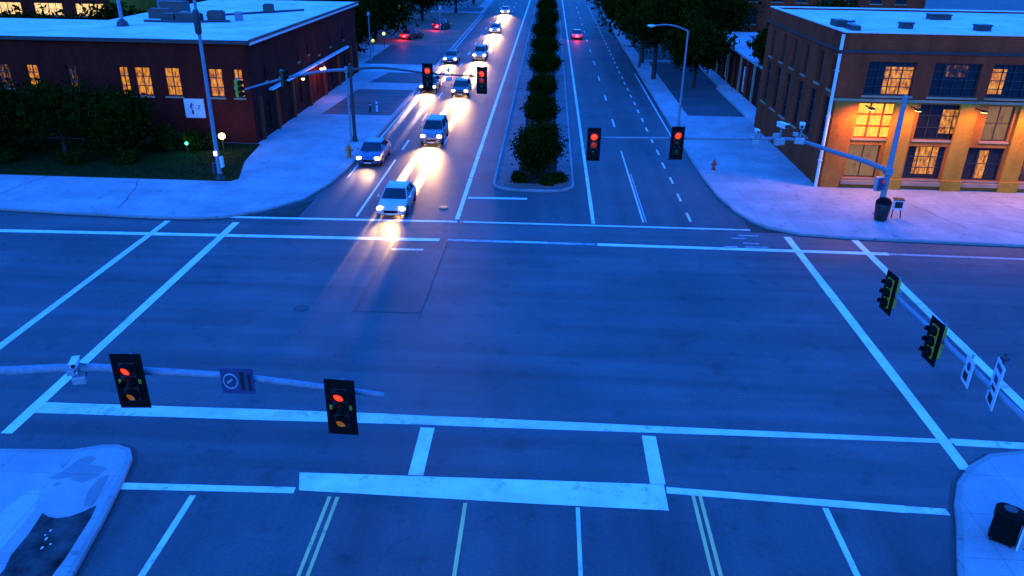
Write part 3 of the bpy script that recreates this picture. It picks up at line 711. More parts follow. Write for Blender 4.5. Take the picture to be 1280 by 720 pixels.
# wall lamps below the string course wash the front and the pavement
for x in (21.2, 24.2, 28.4, 32.2, 36.3, 40.2):
    lm = MB(); lm.box((x-0.16, 51.35, 5.78), (x+0.16, 51.75, 5.9)); lm.box((x-0.04, 51.7, 5.80), (x+0.04, 52.595, 5.87))
    l = lm.build('wall_lamp', 'black', B)
    MB().box((x-0.13, 51.38, 5.755), (x+0.13, 51.72, 5.778)).build('lamp_glass', 'lamp_warm', l)
    spot('wall_lamp_light', B, (x, 51.5, 5.70), (0, 0.12, -1), 1150 if x < 22 else (430 if x < 32 else 900), (1.0, 0.36, 0.04), 160, 0.25, 0.5)

# ---- low building further up the right side
L = thing('low_building', 'long low building with pilasters and pale roof beyond the right car park', 'building', (0, 0, 0))
fL = Face((21.0, 71.6, 0), (0, 1, 0), (-1, 0, 0))
hl = [(0.9+3.05*i, 2.2+3.05*i, 0.6, 3.3) for i in range(12)]
fL.wall(MB(), 0, 36.9, GZ, 4.1, hl, 0.2).build('wall', 'brick_dark', L)
MB().box((21.0, 71.602, GZ), (36, 71.62, 4.1)).box((21.002, 108.4, GZ), (36, 108.5, 4.1)).build('wall', 'brick_dark', L)
MB().box((20.9, 71.55, 4.102), (36.1, 108.55, 4.3)).build('roof', 'roof_grey', L)
for i, (a, b, c, d) in enumerate(hl): window(fL, L, a, b, c, d, 2, 3, 'glass', 'trim_white' if i % 3 == 1 else 'trim_dark', None, 0.2)
for i in range(12):
    q = MB(); fL.box(q, 0.1+3.05*i, 0.5+3.05*i, 0.003, 0.16, GZ, 4.08); q.build('pilaster', 'stone' if i % 2 else 'brick_red', L)
D = thing('brick_building', 'tall dark red brick block behind the trees at the upper right', 'building', (0, 0, 0))
fD = Face((26, 116, 0), (1, 0, 0), (0, -1, 0))
hd = [(1.5+3.4*i, 3.0+3.4*i, z, z+1.9) for i in range(7) for z in (1.2, 4.6, 7.6)]
fD.wall(MB(), 0, 26, GZ, 11, hd).build('wall', 'brick_red', D)
MB().box((26, 116.002, GZ), (26.3, 134, 11)).box((51.7, 116.002, GZ), (52, 134, 11)).box((26.302, 133.7, GZ), (51.698, 134, 11)).build('wall', 'brick_red', D)
MB().box((25.9, 115.9, 11.002), (52.1, 134.1, 11.3)).build('roof', 'roof_dark', D)
for a, b, c, d in hd: window(fD, D, a, b, c, d, 2, 2, 'glass')

# ---- left building
A = thing('brick_building', 'long dark brick building with yellow lit windows and blue pale roof', 'building', (0, 0, 0))
fA = Face((-60, 60.3, 0), (1, 0, 0), (0, -1, 0))             # u = x + 60
fE = Face((-23.3, 60.3, 0), (0, 1, 0), (1, 0, 0))            # u = y - 60.3
wx = [(-43.6, -42.5, 'win_dim'), (-41.2, -40.2, 'win_lit'), (-37.9, -37.1, 'win_dim'), (-33.75, -32.95, 'win_lit'), (-32.5, -31.2, 'win_lit'), (-30.1, -28.85, 'win_lit'), (-26.6, -25.45, 'win_lit'), (-24.6, -23.85, 'win_lit'), (-47.5, -46.3, 'glass'), (-52, -50.8, 'win_dim'), (-56, -54.8, 'glass')]
hA = [(a+60, b+60, 3.75 if i > 2 else 4.1, 5.95) for i, (a, b, m) in enumerate(wx)] + [(22.6, 24.4, 1.2, 2.9), (26.2, 27.6, 1.2, 2.9)]
fA.wall(MB(), 0, 36.7, GZ, 7.9, hA).build('wall', 'brick_dark', A)
eh = [(3.0, 3.9, 0.5, 3.0), (6.2, 7.0, 0.2, 3.0), (11.9, 12.7, 1.0, 3.1), (17.5, 18.3, 0.9, 3.0), (23, 23.8, 0.9, 3.0), (28.8, 29.6, 0.9, 3.0),
      (3.2, 3.75, 4.5, 5.7), (12.3, 12.75, 4.7, 5.9), (15.5, 15.9, 4.9, 5.9), (19.1, 19.5, 4.4, 5.8), (23.5, 23.95, 4.6, 5.9), (29, 29.5, 4.6, 5.9)]
fE.wall(MB(), 0, 35.7, GZ, 7.9, eh).build('wall', 'brick_dark', A)
MB().box((-60.0, 60.302, GZ), (-59.7, 71.7, 7.9)).box((-59.698, 71.4, GZ), (-40.3, 71.7, 7.9)).box((-40.3, 71.702, GZ), (-40, 96, 7.9)).box((-39.998, 95.7, GZ), (-23.302, 96, 7.9)).build('wall', 'brick_dark', A)
MB().prism([(-60.25, 60.05), (-22.95, 60.05), (-22.95, 96.25), (-40.25, 96.25), (-40.25, 71.95), (-60.25, 71.95)], 7.902, 8.12).build('roof', 'roof_white', A)
MB().box((-60.3, 59.93, 7.86), (-22.83, 60.048, 8.14)).build('fascia', 'trim_dark', A)
MB().box((-22.948, 60.05, 7.80), (-22.83, 96.25, 8.0)).build('fascia', 'trim_white', A)
MB().box((-22.948, 60.05, 8.002), (-22.80, 96.25, 8.2)).build('gutter', 'trim_dark', A)
for i, (a, b, m) in enumerate(wx): window(fA, A, a+60, b+60, 3.75 if i > 2 else 4.1, 5.95, 2, 3, m, 'trim_dark', 'stone', bar=0.06)
window(fA, A, 22.6, 24.4, 1.2, 2.9, 3, 2, 'win_pale', label='ground floor window shining through the tree'); window(fA, A, 26.2, 27.6, 1.2, 2.9, 2, 2, 'glass')
for i, (a, b, c, d) in enumerate(eh):
    window(fE, A, a, b, c, d, 1, 3, ('win_tan', 'win_lit', 'win_dim')[i % 3] if i > 5 or i in (1,) else 'glass', 'trim_dark', 'stone' if i > 5 else None)
q = MB(); fE.box(q, 4.0, 30.5, 0.003, 0.35, 3.62, 3.80); q.build('canopy', 'trim_white', A)
for u in (1.2, 5.0, 9.6, 14.8, 20.2, 26.0, 31.8, 34.6):
    q = MB(); fE.box(q, u, u+0.45, 0.003, 0.22, GZ, 3.6); q.build('pilaster', 'brick_red', A)
lm = MB().box((-22.94, 77.8, 3.35), (-22.4, 78.3, 3.6)); l = lm.build('wall_lamp', 'black', A)
MB().ellip((-22.55, 78.05, 3.24), (0.3, 0.3, 0.24)).build('lamp_glass', 'lamp_orange', l)
point('wall_lamp_light', A, (-22.3, 78.05, 3.1), 160, (1.0, 0.36, 0.12), 0.25)
lm = MB().box((-22.94, 71.6, 3.4), (-22.5, 71.9, 3.6)); l = lm.build('wall_lamp', 'black', A)
MB().ellip((-22.68, 71.75, 3.32), (0.14, 0.14, 0.12)).build('lamp_glass', 'lamp_warm', l)
# roof plant
for x, y, sx, sy, h in ((-32.6, 71.9, 2.2, 0.9, 0.7), (-30.4, 72.6, 1.3, 1.0, 0.9), (-34.6, 72.2, 1.2, 1.0, 0.6), (-28.6, 81.5, 0.9, 0.8, 0.8), (-36.4, 74.4, 2.0, 0.9, 0.8), (-37.6, 80, 2.4, 1.6, 1.0)):
    v = MB().box((x-sx/2, y-sy/2, 8.12), (x+sx/2, y+sy/2, 8.12+h)); v.box((x-sx/2+0.1, y-sy/2+0.1, 8.12+h), (x+sx/2-0.1, y+sy/2-0.1, 8.2+h))
    v.build('roof_unit', 'pole_dark', A)
for i in range(3):
    x = -33.6+i*2.4; MB().box((x-0.3, 73.0+0.3*i, 8.12), (x+0.3, 73.5+0.3*i, 8.9)).build('roof_unit', 'galv', A)
v = MB().tube([(-36.5, 71.2, 8.22), (-33.4, 71.0, 8.24), (-29.0, 72.2, 8.24)], 0.10, 8); v.tube([(-33, 76.5, 8.22), (-28.6, 81.3, 8.22), (-25.8, 84.2, 8.22)], 0.10, 8); v.build('roof_pipe', 'pole_dark', A)
mp = thing('flagpole', 'bare pole standing on the edge of the blue left roof', 'pole', (-36.7, 67.8, 8.12))
MB().tube([(0, 0, 0.5), (-0.1, 0.1, 9)], [0.16, 0.10], 10).build('pole', 'galv', mp); MB().lathe([(0.5, 0), (0.45, 0.3), (0.2, 0.55), (0.1, 0.6)], 14).build('base', 'pole_dark', mp)
# white wall sign with a dark mark
sg = thing('wall_sign', 'white rectangular sign with a dark emblem on the left brick wall', 'sign', (-27.95, 60.2, 2.1))
MB().box((-0.85, -0.02, 0), (0.75, 0.095, 1.5), 0.01).build('panel', 'sign_white', sg)
mk = MB(); mk.box((-0.30, -0.032, 0.30), (-0.14, -0.021, 0.62)); mk.tube([(-0.22, -0.026, 0.70), (-0.36, -0.026, 0.86), (-0.22, -0.026, 1.14), (-0.08, -0.026, 0.9)], [0.05, 0.07, 0.07, 0.02], 6)
mk.build('emblem', 'trim_dark', sg); mk = MB().tube([(0.2, -0.026, 0.72), (0.36, -0.026, 0.8), (0.30, -0.026, 0.98), (0.5, -0.026, 1.02)], 0.035, 6); mk.build('emblem', 'blue_sign', sg)
# far lit buildings at the upper left
for (x0, x1, y0, h, lab, wn) in ((-86, -62, 112, 11, 'pale building with glowing windows at the far upper left', 4), (-56, -45, 116, 9, 'small building with bright window strip behind the left roof', 3)):
    R_ = thing('distant_building', lab, 'building', (0, 0, 0)); fr = Face((x0, y0, 0), (1, 0, 0), (0, -1, 0)); w = x1-x0
    hs = [(w*(i+0.15)/wn, w*(i+0.85)/wn, z, z+1.7) for i in range(wn) for z in (1.0, 4.2, 7.0)]
    fr.wall(MB(), 0, w, GZ, h, hs).build('wall', 'brick_dark', R_)
    MB().box((x0, y0+0.002, GZ), (x0+0.3, y0+14, h)).box((x1-0.3, y0+0.002, GZ), (x1, y0+14, h)).box((x0+0.302, y0+13.7, GZ), (x1-0.302, y0+14, h)).build('wall', 'brick_tan', R_)
    MB().box((x0-0.2, y0-0.2, h+0.002), (x1+0.2, y0+14.2, h+0.3)).build('roof', 'roof_grey', R_)
    for i, (a, b, c, d) in enumerate(hs): window(fr, R_, a, b, c, d, 4, 2, 'win_pale' if i % 3 < 2 else 'glass', 'trim_dark', 'stone')

# ------------------------------------------------------------------ signals
def traffic_light(label, loc, rz=0.0, s=1.0, backplate=True, housing='black', red=True, low='lens_off', mid='lens_off', face_w=0.72, group='traffic lights over the junction', vis='black_matt', hh_=1.52):
    t = thing('traffic_light', label, 'traffic light', loc, rz, group)
    hw = face_w/2; hh = hh_/2
    if backplate:
        MB().box((-hw, -0.012, -hh), (hw, 0.012, hh), 0.006).build('backplate', 'black_matt', t)
    hb = MB()
    for k in range(3):
        zc = (1-k)*0.36; hb.box((-0.19, 0.014, zc-0.177), (0.19, 0.24, zc+0.177), 0.03); hb.box((-0.185, -0.045, zc-0.175), (0.185, -0.014, zc+0.175), 0.012)
    hb.build('housing', housing, t)
    for k, m in enumerate(('red_on' if red else 'lens_off', mid, low)):
        zc = (1-k)*0.36
        MB().lathe([(0.15, 0.0), (0.14, -0.03), (0.09, -0.055), (0.01, -0.065)], 18, (0, -0.045, zc), 'y').build('lens', m, t)
        v = MB(); seg = 16; vs = []
        for i in range(seg+1):
            a = -0.25*PI + 1.5*PI*i/seg; L_ = (0.23 if s < 1.2 else 0.15) if 0.1 < i/seg < 0.9 else 0.10
            for rr, yy in ((0.168, -0.045), (0.168, -0.045-L_), (0.158, -0.045-L_), (0.158, -0.045)):
                vs.append((rr*math.cos(a), yy, zc + rr*math.sin(a)))
        v.add(vs, [(i*4+j, i*4+(j+1) % 4, (i+1)*4+(j+1) % 4, (i+1)*4+j) for i in range(seg) for j in range(4)], True)
        v.build('visor', vis, t)
    if backplate and red and s < 1.2:
        tb = MB()
        for sx in (-1, 1): tb.box((0.235*sx-0.035, -0.035, -0.05), (0.235*sx+0.035, -0.013, 0.07), 0.008)
        tb.build('hinge', 'signal_yellow', t)
    br = MB().tube([(0, 0.26, -0.62), (0, 0.26, 0.62)], 0.03, 8); br.box((-0.06, 0.20, 0.42), (0.06, 0.30, 0.58)); br.box((-0.06, 0.20, -0.58), (0.06, 0.30, -0.42)); br.box((-0.09, 0.23, -0.09), (0.09, 0.42, 0.09)); br.build('bracket', 'galv', t)
    t.scale = (s, s, s)
    return t

def mast(label, base, pole_h, arm_pts, arm_r, r=0.15, mat='galv', taper=True, group='signal mast arms'):
    t = thing('signal_mast', label, 'signal mast', base, 0, group)
    b = Vector(base)
    MB().tube([(0, 0, 0.03), (0, 0, pole_h)], [r, r*0.72], 14).build('pole', mat, t)
    MB().lathe([(r*2.0, 0), (r*2.0, 0.05), (r*1.35, 0.09), (r*1.3, 0.4), (r*1.02, 0.45)], 14).build('base', mat, t)
    MB().lathe([(r*0.8, pole_h), (r*0.8, pole_h+0.04), (r*0.3, pole_h+0.14)], 12).build('cap', mat, t)
    pts = [Vector(p)-b for p in arm_pts]
    # smooth the arm
    sm = []
    for i in range(len(pts)-1):
        p0, p1, p2, p3 = pts[max(i-1, 0)], pts[i], pts[i+1], pts[min(i+2, len(pts)-1)]
        for k in range(6):
            u = k/6; sm.append(0.5*((2*p1)+(p2-p0)*u+(2*p0-5*p1+4*p2-p3)*u*u+(3*p1-p0-3*p2+p3)*u**3))
    sm.append(pts[-1]); n = len(sm)
    MB().tube(sm, [arm_r[0]+(arm_r[1]-arm_r[0])*i/(n-1) for i in range(n)], 12).build('arm', mat, t)
    c = MB(); q = sm[0]; c.box((q.x-r*1.2, q.y-r*1.2, q.z-0.22), (q.x+r*1.2, q.y+r*1.2, q.z+0.22), 0.03); c.build('arm_clamp', mat, t)
    return t

# near left mast
mast('galvanised signal mast reaching in over the near crosswalk from lower left', (-16.6, 15.6, 0.13), 6.4, [(-16.6, 15.62, 5.75), (-13.2, 15.75, 5.95), (-11.2, 15.85, 6.08), (-9.8, 15.85, 6.05), (-7.3, 15.85, 5.98), (-4.7, 15.85, 5.72), (-3.75, 15.85, 5.62)], (0.13, 0.065))
traffic_light('black traffic light with wide backplate, left one over the near crosswalk', (-9.87, 15.5, 5.96), rad(4), 1.0, True, 'black', True, 'amber_dim', 'lens_off', 0.74)
traffic_light('black traffic light with wide backplate at the tip of the near left arm', (-4.74, 15.48, 5.46), rad(-2), 1.03, True, 'black', True, 'amber_dim', 'lens_off', 0.72)
# far right mast
mast('blue grey signal mast on the pavement before the orange lit building', (21.2, 47.1, 0.13), 7.3, [(21.15, 47.05, 2.95), (19.2, 46.3, 3.75), (17.1, 45.4, 4.45), (15.4, 44.8, 5.05), (14.0, 44.35, 5.42), (11, 44.15, 5.42), (7.4, 44.15, 5.34), (2.6, 44.15, 5.25)], (0.16, 0.055), 0.19)
traffic_light('red traffic light at the tip of the far right mast arm', (2.76, 43.75, 4.95), 0, 1.28, True, 'black', True, 'lens_off', 'red_dim', 0.60, hh_=1.5)  # middle lens glows faintly to paint the red lamp's reflection
traffic_light('red traffic light over the right lanes beside the lamp post foot', (7.5, 43.75, 5.15), rad(4), 1.28, True, 'black', True, 'signal_dull', 'lens_off', 0.60, hh_=1.5)
# far left mast
mast('dark signal mast on the left pavement with arms both ways', (-15.7, 61.9, 0.13), 6.1, [(-15.7, 61.9, 5.85), (-13, 61.0, 6.2), (-9.05, 59.35, 6.15), (-4.6, 59.2, 6.0)], (0.11, 0.05), 0.15, 'pole_dark')
traffic_light('red traffic light on the far left mast arm, the one above the left lane', (-9.05, 58.8, 5.95), rad(3), 1.34, True, 'black', True, 'lens_off', 'lens_off', 0.60, hh_=1.5)
traffic_light('orange red traffic light at the tip of the far left mast arm', (-4.95, 58.75, 5.82), rad(-5), 1.34, True, 'black', True, 'lens_off', 'red_dim', 0.60, hh_=1.5)  # faint glow in the middle lens paints a red reflection
mast_l = mast('blue mast arm slanting out left from the left pavement', (-15.95, 61.6, 0.13), 5.9, [(-15.95, 61.6, 5.9), (-17.4, 59.6, 6.05), (-19.3, 57.0, 5.95), (-21.6, 53.9, 5.55)], (0.13, 0.06), 0.1)
traffic_light('yellow traffic light at the tip of the slanting left arm', (-21.5, 53.6, 5.75), rad(60), 1.1, False, 'signal_yellow', False, 'lens_off', 'lens_off')
traffic_light('blue green traffic light halfway along the slanting left arm', (-19.3, 56.7, 6.0), rad(70), 1.0, False, 'signal_dull', False, 'lens_green', 'lens_off')
# near right mast (arm along the avenue)
mast('galvanised signal mast reaching up the right side of the junction', (12.6, 10.5, 0.13), 6.0, [(12.6, 10.5, 5.0), (12.4, 14.5, 5.1), (12.2, 17, 5.12), (12.05, 21, 5.1), (11.95, 24.9, 5.02)], (0.12, 0.06), 0.17)
traffic_light('dark traffic light seen side on, near the tip of the right arm', (11.82, 24.2, 5.05), rad(-84), 0.98, True, 'signal_yellow', False, 'lens_off', 'lens_off', 0.74, hh_=1.45)
traffic_light('dark traffic light seen side on, lower one on the right arm', (11.85, 20.9, 5.0), rad(-86), 0.98, True, 'signal_yellow', False, 'signal_dull', 'lens_off', 0.74, hh_=1.45)  # bottom lens tinted dull yellow as a painted reflection

# signs on the arms
s1 = thing('street_sign', 'dark blue square sign with a ring hanging on the near left arm', 'sign', (-7.3, 15.68, 5.97), rad(2))
MB().box((-0.40, -0.012, -0.36), (0.40, 0.012, 0.36), 0.008).build('panel', 'blue_sign', s1)
rg = MB(); ring = [(-0.16+0.17*math.cos(a), -0.02, 0.0+0.2*math.sin(a)) for a in np.linspace(0, 2*PI, 22)]
rg.tube(ring, 0.022, 6); rg.tube([(-0.24, -0.02, -0.05), (-0.1, -0.02, 0.06)], 0.03, 6); rg.build('ring', 'galv_pale', s1)
MB().box((0.08, -0.024, -0.24), (0.16, -0.0125, 0.26)).box((0.26, -0.024, -0.26), (0.33, -0.0125, 0.2)).build('bar', 'black', s1)
MB().box((-0.04, 0.013, -0.08), (0.04, 0.10, 0.08)).build('bracket', 'galv', s1)
s2 = thing('street_sign', 'small white lane sign with dark marks on the right arm', 'sign', (12.0, 19.1, 5.05), rad(-100))
MB().box((-0.30, -0.012, -0.42), (0.30, 0.012, 0.42), 0.01).build('panel', 'sign_white', s2)
MB().ellip((0.02, -0.014, 0.15), (0.13, 0.008, 0.13)).build('symbol', 'blue_sign', s2); MB().box((-0.2, -0.02, -0.30), (0.12, -0.0125, -0.06)).build('symbol', 'black', s2)
MB().tube([(0, 0.02, 0.40), (0, 0.02, 0.52)], 0.03, 8).build('bracket', 'galv', s2)
s3 = thing('street_sign', 'long white street name sign with dark letters on the right arm', 'sign', (12.05, 17.9, 5.45), rad(-106))
MB().box((-0.36, -0.014, -0.72), (0.36, 0.014, 0.56), 0.01).build('panel', 'sign_white', s3)
for z, w, h in ((-0.52, 0.36, 0.24), (-0.20, 0.34, 0.10), (0.06, 0.3, 0.2), (0.40, 0.42, 0.14)):
    MB().box((-w/2, -0.024, z-h/2), (w/2, -0.0145, z+h/2), 0.003).build('letter', 'blue_sign' if z > 0 else 'black', s3)
c_ = MB(); c_.tube([(0, 0.03, 0.5), (0, 0.03, 0.86)], 0.035, 8); c_.ellip((0.02, 0.02, 0.72), (0.12, 0.12, 0.08)); c_.build('bracket', 'pole_dark', s3)
# detectors
def detector(label, loc, rz=0, s=1.0, group='traffic detector cameras'):
    t = thing('detector_camera', label, 'traffic camera', loc, rz, group)
    MB().tube([(0, 0, -0.3), (0, 0, 0.28)], 0.035, 8).build('post', 'galv', t)
    MB().box((-0.09, -0.26, 0.26), (0.09, 0.2, 0.42), 0.02).box((-0.11, -0.32, 0.425), (0.11, 0.2, 0.445)).build('housing', 'trim_white', t)
    MB().lathe([(0.06, 0), (0.06, -0.03), (0.02, -0.035)], 12, (0, -0.262, 0.34), 'y').build('lens', 'black', t)
    b = MB().box((-0.2, -0.1, -0.42), (0.2, 0.1, -0.16), 0.04); b.box((-0.3, -0.06, -0.10), (-0.08, 0.06, 0.04)); b.build('junction_box', 'galv_pale', t)
    MB().tube([(0.05, 0.05, 0.3), (0.3, 0.05, 0.12), (0.2, 0.02, -0.2)], 0.018, 6).build('cable', 'black', t)
    t.scale = (s, s, s); return t
detector('white camera cluster on the near left arm, left of the traffic light', (-11.28, 15.7, 6.05), 0.3, 0.8)
detector('white blue camera on the bend of the far right arm, left of its pair', (13.35, 44.1, 5.75), 0.4, 1.5)
detector('white blue camera on the bend of the far right arm, right of its pair', (14.55, 44.3, 5.75), -0.3, 1.4)
detector('small camera on the far right arm beside the white blue pair', (12.0, 44.1, 5.55), 0.0, 1.0)
detector('small white camera on the far left arm between its two red lights', (-7.45, 58.9, 6.15), 0.0, 1.1)

# far right corner furniture
p_ = thing('pedestrian_signal', 'blue pedestrian signal with a red hand on the lit building corner mast', 'pedestrian signal', (20.72, 46.85, 2.2), rad(15))
MB().box((-0.32, -0.16, -0.45), (0.26, 0.12, 0.45), 0.04).build('housing', 'galv_pale', p_)
MB().box((-0.26, -0.18, -0.38), (0.2, -0.161, 0.38)).build('face', 'blue_sign', p_)
hd_ = MB().box((0.02, -0.2, 0.05), (0.16, -0.181, 0.2))
for k in range(4): hd_.box((0.02+0.037*k, -0.2, 0.205), (0.048+0.037*k, -0.181, 0.32))
hd_.box((-0.04, -0.2, 0.1), (0.015, -0.181, 0.14)); hd_.build('hand', 'red_dim', p_)
MB().box((0.26, -0.05, -0.2), (0.42, 0.05, -0.1)).build('bracket', 'pole_dark', p_)
def bin_(label, loc, s=1.0, cat='litter bin'):
    t = thing('litter_bin', label, cat, loc)
    MB().lathe([(0.26, 0), (0.30, 0.05), (0.34, 0.5), (0.36, 0.86), (0.33, 0.9)], 18).build('body', 'black', t)
    MB().lathe([(0.37, 0.88), (0.37, 0.94), (0.26, 1.1), (0.08, 1.16), (0.02, 1.16)], 18).build('lid', 'black_matt', t)
    r_ = MB()
    for k in range(12):
        a = k*PI/6; r_.tube([(0.29*math.cos(a), 0.29*math.sin(a), 0.08), (0.365*math.cos(a), 0.365*math.sin(a), 0.84)], 0.012, 5)
    r_.build('rib', 'pole_dark', t); t.scale = (s, s, s); return t
bin_('black litter bin at the foot of the far right signal mast', (20.85, 46.0, 0.13), 1.25)
bx = thing('newspaper_box', 'white and black newspaper box on bent legs beside the litter bin', 'newspaper box', (22.0, 46.6, 0.13), rad(-12))
MB().box((-0.28, -0.24, 0.55), (0.28, 0.24, 1.15), 0.03).build('body', 'trim_white', bx); MB().box((-0.22, -0.262, 0.68), (0.22, -0.242, 1.08), 0.006).build('door', 'black', bx)
MB().prism([(-0.3, -0.26), (0.3, -0.26), (0.3, 0.26), (-0.3, 0.26)], 1.152, 1.2).build('lid', 'black', bx)
for sx in (-1, 1): MB().tube([(0.2*sx, 0, 0.56), (0.24*sx, -0.1, 0.25), (0.26*sx, -0.2, 0.0)], 0.035, 8).build('leg', 'black', bx)
# lower right bin
sb = thing('rubbish_bin', 'black rounded rubbish bin with a pale edge on the lower right corner', 'rubbish bin', (13.72, 18.0, 0.13), rad(-35))
def rsq(hw, r_=0.24, n=6): return [(sx*(hw-r_)+r_*math.cos(a0+PI/2*i/n), sy*(hw-r_)+r_*math.sin(a0+PI/2*i/n)) for sx, sy, a0 in ((1, 1, 0), (-1, 1, PI/2), (-1, -1, PI), (1, -1, 1.5*PI)) for i in range(n+1)]
MB().prism(rsq(0.40), 0.04, 0.90).build('body', 'black_matt', sb)
MB().prism(rsq(0.44, 0.26), 0.902, 0.99).prism(rsq(0.40, 0.25), 0.991, 1.04).lathe([(0.30, 1.041), (0.26, 1.10), (0.16, 1.13), (0.02, 1.13)], 18).build('lid', 'black_matt', sb)
MB().lathe([(0.2, 1.131), (0.2, 1.15), (0.15, 1.15)], 18, (-0.02, 0, 0)).build('opening', 'pole_dark', sb)
MB().box((0.442, -0.46, 0.02), (0.50, 0.46, 1.10)).build('side_panel', 'trim_white', sb)
for sx in (-0.3, 0.28): MB().lathe([(0.07, -0.03), (0.07, 0.03)], 12, (sx, -0.36, 0.07), 'x').build('wheel', 'rubber', sb)
sb.scale = (0.88, 0.88, 0.92)
cb = MB().tube([(14.1, 17.55, 0.15), (14.5, 17.3, 0.15), (15.0, 17.25, 0.15), (15.4, 17.45, 0.15), (15.9, 17.4, 0.15)], 0.03, 8).build('cable', 'black'); tag(cb, 'black cable lying on the lower right corner behind the bin', 'cable')
vb = thing('valve_box', 'small round metal cap on the pavement at the lower right edge', 'valve box', (14.35, 17.0, 0.13))
MB().lathe([(0.17, 0), (0.17, 0.05), (0.13, 0.07)], 18).build('rim', 'galv', vb); MB().lathe([(0.11, 0.05), (0.11, 0.075), (0.01, 0.08)], 16).build('lid', 'pole_dark', vb)

# street furniture further up
def hydrant(label, loc, mat, s):
    t = thing('fire_hydrant', label, 'fire hydrant', loc)
    MB().lathe([(0.18, 0), (0.18, 0.06), (0.12, 0.08), (0.12, 0.55), (0.15, 0.57), (0.15, 0.62), (0.12, 0.68), (0.07, 0.76), (0.02, 0.78)], 14).build('body', mat, t)
    MB().lathe([(0.03, 0.78), (0.03, 0.84), (0.01, 0.85)], 6).build('cap_nut', mat, t)
    for sx in (-1, 1): MB().lathe([(0.06, 0.1*sx), (0.06, 0.19*sx), (0.075, 0.2*sx), (0.075, 0.24*sx)], 10, (0, 0, 0.44), 'x').build('nozzle', mat, t)
    MB().lathe([(0.075, -0.1), (0.075, -0.2), (0.09, -0.21), (0.09, -0.25)], 12, (0, 0, 0.42), 'y').build('nozzle', mat, t)
    t.scale = (s, s, s)
hydrant('orange fire hydrant on the left pavement by the mast foot', (-15.0, 57.0, 0.13), 'hydrant', 1.25)
hydrant('small red fire hydrant on the right pavement inside the kerb', (12.55, 56.3, 0.13), 'hydrant_red', 0.95)
def bollard(label, loc, mat):
    t = thing('bollard', label, 'bollard', loc, 0, 'bollards by the driveway')
    MB().lathe([(0.13, 0), (0.12, 0.05), (0.1, 0.06), (0.1, 0.85), (0.06, 0.93), (0.01, 0.95)], 12).build('post', mat, t); MB().lathe([(0.104, 0.62), (0.104, 0.72)], 12).build('band', 'trim_white' if mat == 'black' else 'pole_dark', t)
bollard('black bollard at the driveway edge, left of the pair', (-16.9, 73.2, 0.13), 'black')
bollard('pale bollard at the driveway edge, right of the pair', (-16.3, 73.4, 0.13), 'trim_white')
def curve(p0, p1, lift, n=8):
    a, b = Vector(p0), Vector(p1)
    return [a + (b-a)*(i/n) + Vector((0, 0, lift*math.sin(PI*i/n))) for i in range(n+1)]
def lamp_post(label, base, h, arm, mat='galv', lift=0.3, lit=None):
    t = thing('street_lamp', label, 'street lamp', base, 0, 'street lamps and poles')
    MB().tube([(0, 0, 0.03), (0.0, 0, h)], [0.11, 0.07], 12).build('pole', mat, t); MB().lathe([(0.22, 0), (0.22, 0.05), (0.15, 0.4), (0.11, 0.42)], 12).build('base', mat, t)
    MB().tube(curve((0, 0, h-0.05), (arm, 0, h+0.35), lift), [0.06]*9, 8).build('arm', mat, t)
    d = 1 if arm > 0 else -1
    hd = MB().ellip((arm+0.3*d, 0, h+0.33), (0.38, 0.17, 0.1)).build('lamp_head', 'trim_white', t)
    MB().ellip((arm+0.32*d, 0, h+0.27), (0.24, 0.12, 0.08)).build('lamp_glass', lit or 'plate', hd); return t
lamp_post('tall street lamp on the right kerb with a curved arm over the avenue', (11.95, 70.1, 0.13), 8.35, -2.9, 'galv', 0.25)
lp = thing('utility_pole', 'tall wooden utility pole on the right side among the avenue trees', 'utility pole', (11.9, 104.2, 0.13), 0, 'street lamps and poles')
MB().tube([(0, 0, 0), (0.1, 0, 12)], [0.17, 0.11], 10).build('pole', 'wood', lp); MB().box((-1.1, -0.06, 11.0), (1.3, 0.06, 11.14)).build('crossarm', 'wood', lp); MB().lathe([(0.1, 5.9), (0.2, 6.0), (0.2, 6.3), (0.1, 6.4)], 10, (0.05, -0.2, 0)).build('meter', 'galv', lp)
# tall pole at the left lawn corner
tp = thing('utility_pole', 'tall blue steel pole at the corner of the left lawn', 'utility pole', (-22.45, 50.5, 0.13), 0, 'street lamps and poles')
MB().tube([(0, 0, 0), (0.05, 0, 14)], [0.15, 0.09], 12).build('pole', 'galv', tp); MB().lathe([(0.34, 0), (0.34, 0.06), (0.24, 0.12), (0.22, 0.4)], 12).build('base', 'pole_dark', tp)
MB().lathe([(0.14, 9.6), (0.21, 9.7), (0.22, 10.9), (0.14, 11.1)], 12, (0.03, -0.05, 0)).build('transformer', 'pole_dark', tp)
for sx, z in ((-1, 0.9), (1, 1.35)):
    q = MB().box((0.22*sx-0.16*(sx < 0), -0.22, z-0.5), (0.22*sx+0.16*(sx > 0), 0.1, z+0.25), 0.03); q.build('control_box', 'trim_white' if sx > 0 else 'pole_dark', tp)
MB().box((-0.1, -0.30, 1.7), (0.1, -0.16, 2.0)).build('push_button', 'led_white', tp)
for lab, base, h in (('plain pole behind the left building beside the pale path', (-23.6, 104.5, 0.13), 5.6), ('thin pole at the left kerb beside the far car park', (-15.3, 112.4, 0.13), 5.7)):
    t = thing('street_lamp', lab, 'street lamp', base, 0, 'street lamps and poles')
    MB().tube([(0, 0, 0), (0, 0, h)], [0.10, 0.07], 10).build('pole', 'galv', t); MB().lathe([(0.2, 0), (0.18, 0.3), (0.1, 0.34)], 10).build('base', 'galv', t)
    MB().lathe([(0.08, h), (0.2, h+0.1), (0.2, h+0.4), (0.05, h+0.5)], 10).build('lamp_head', 'galv_pale', t)
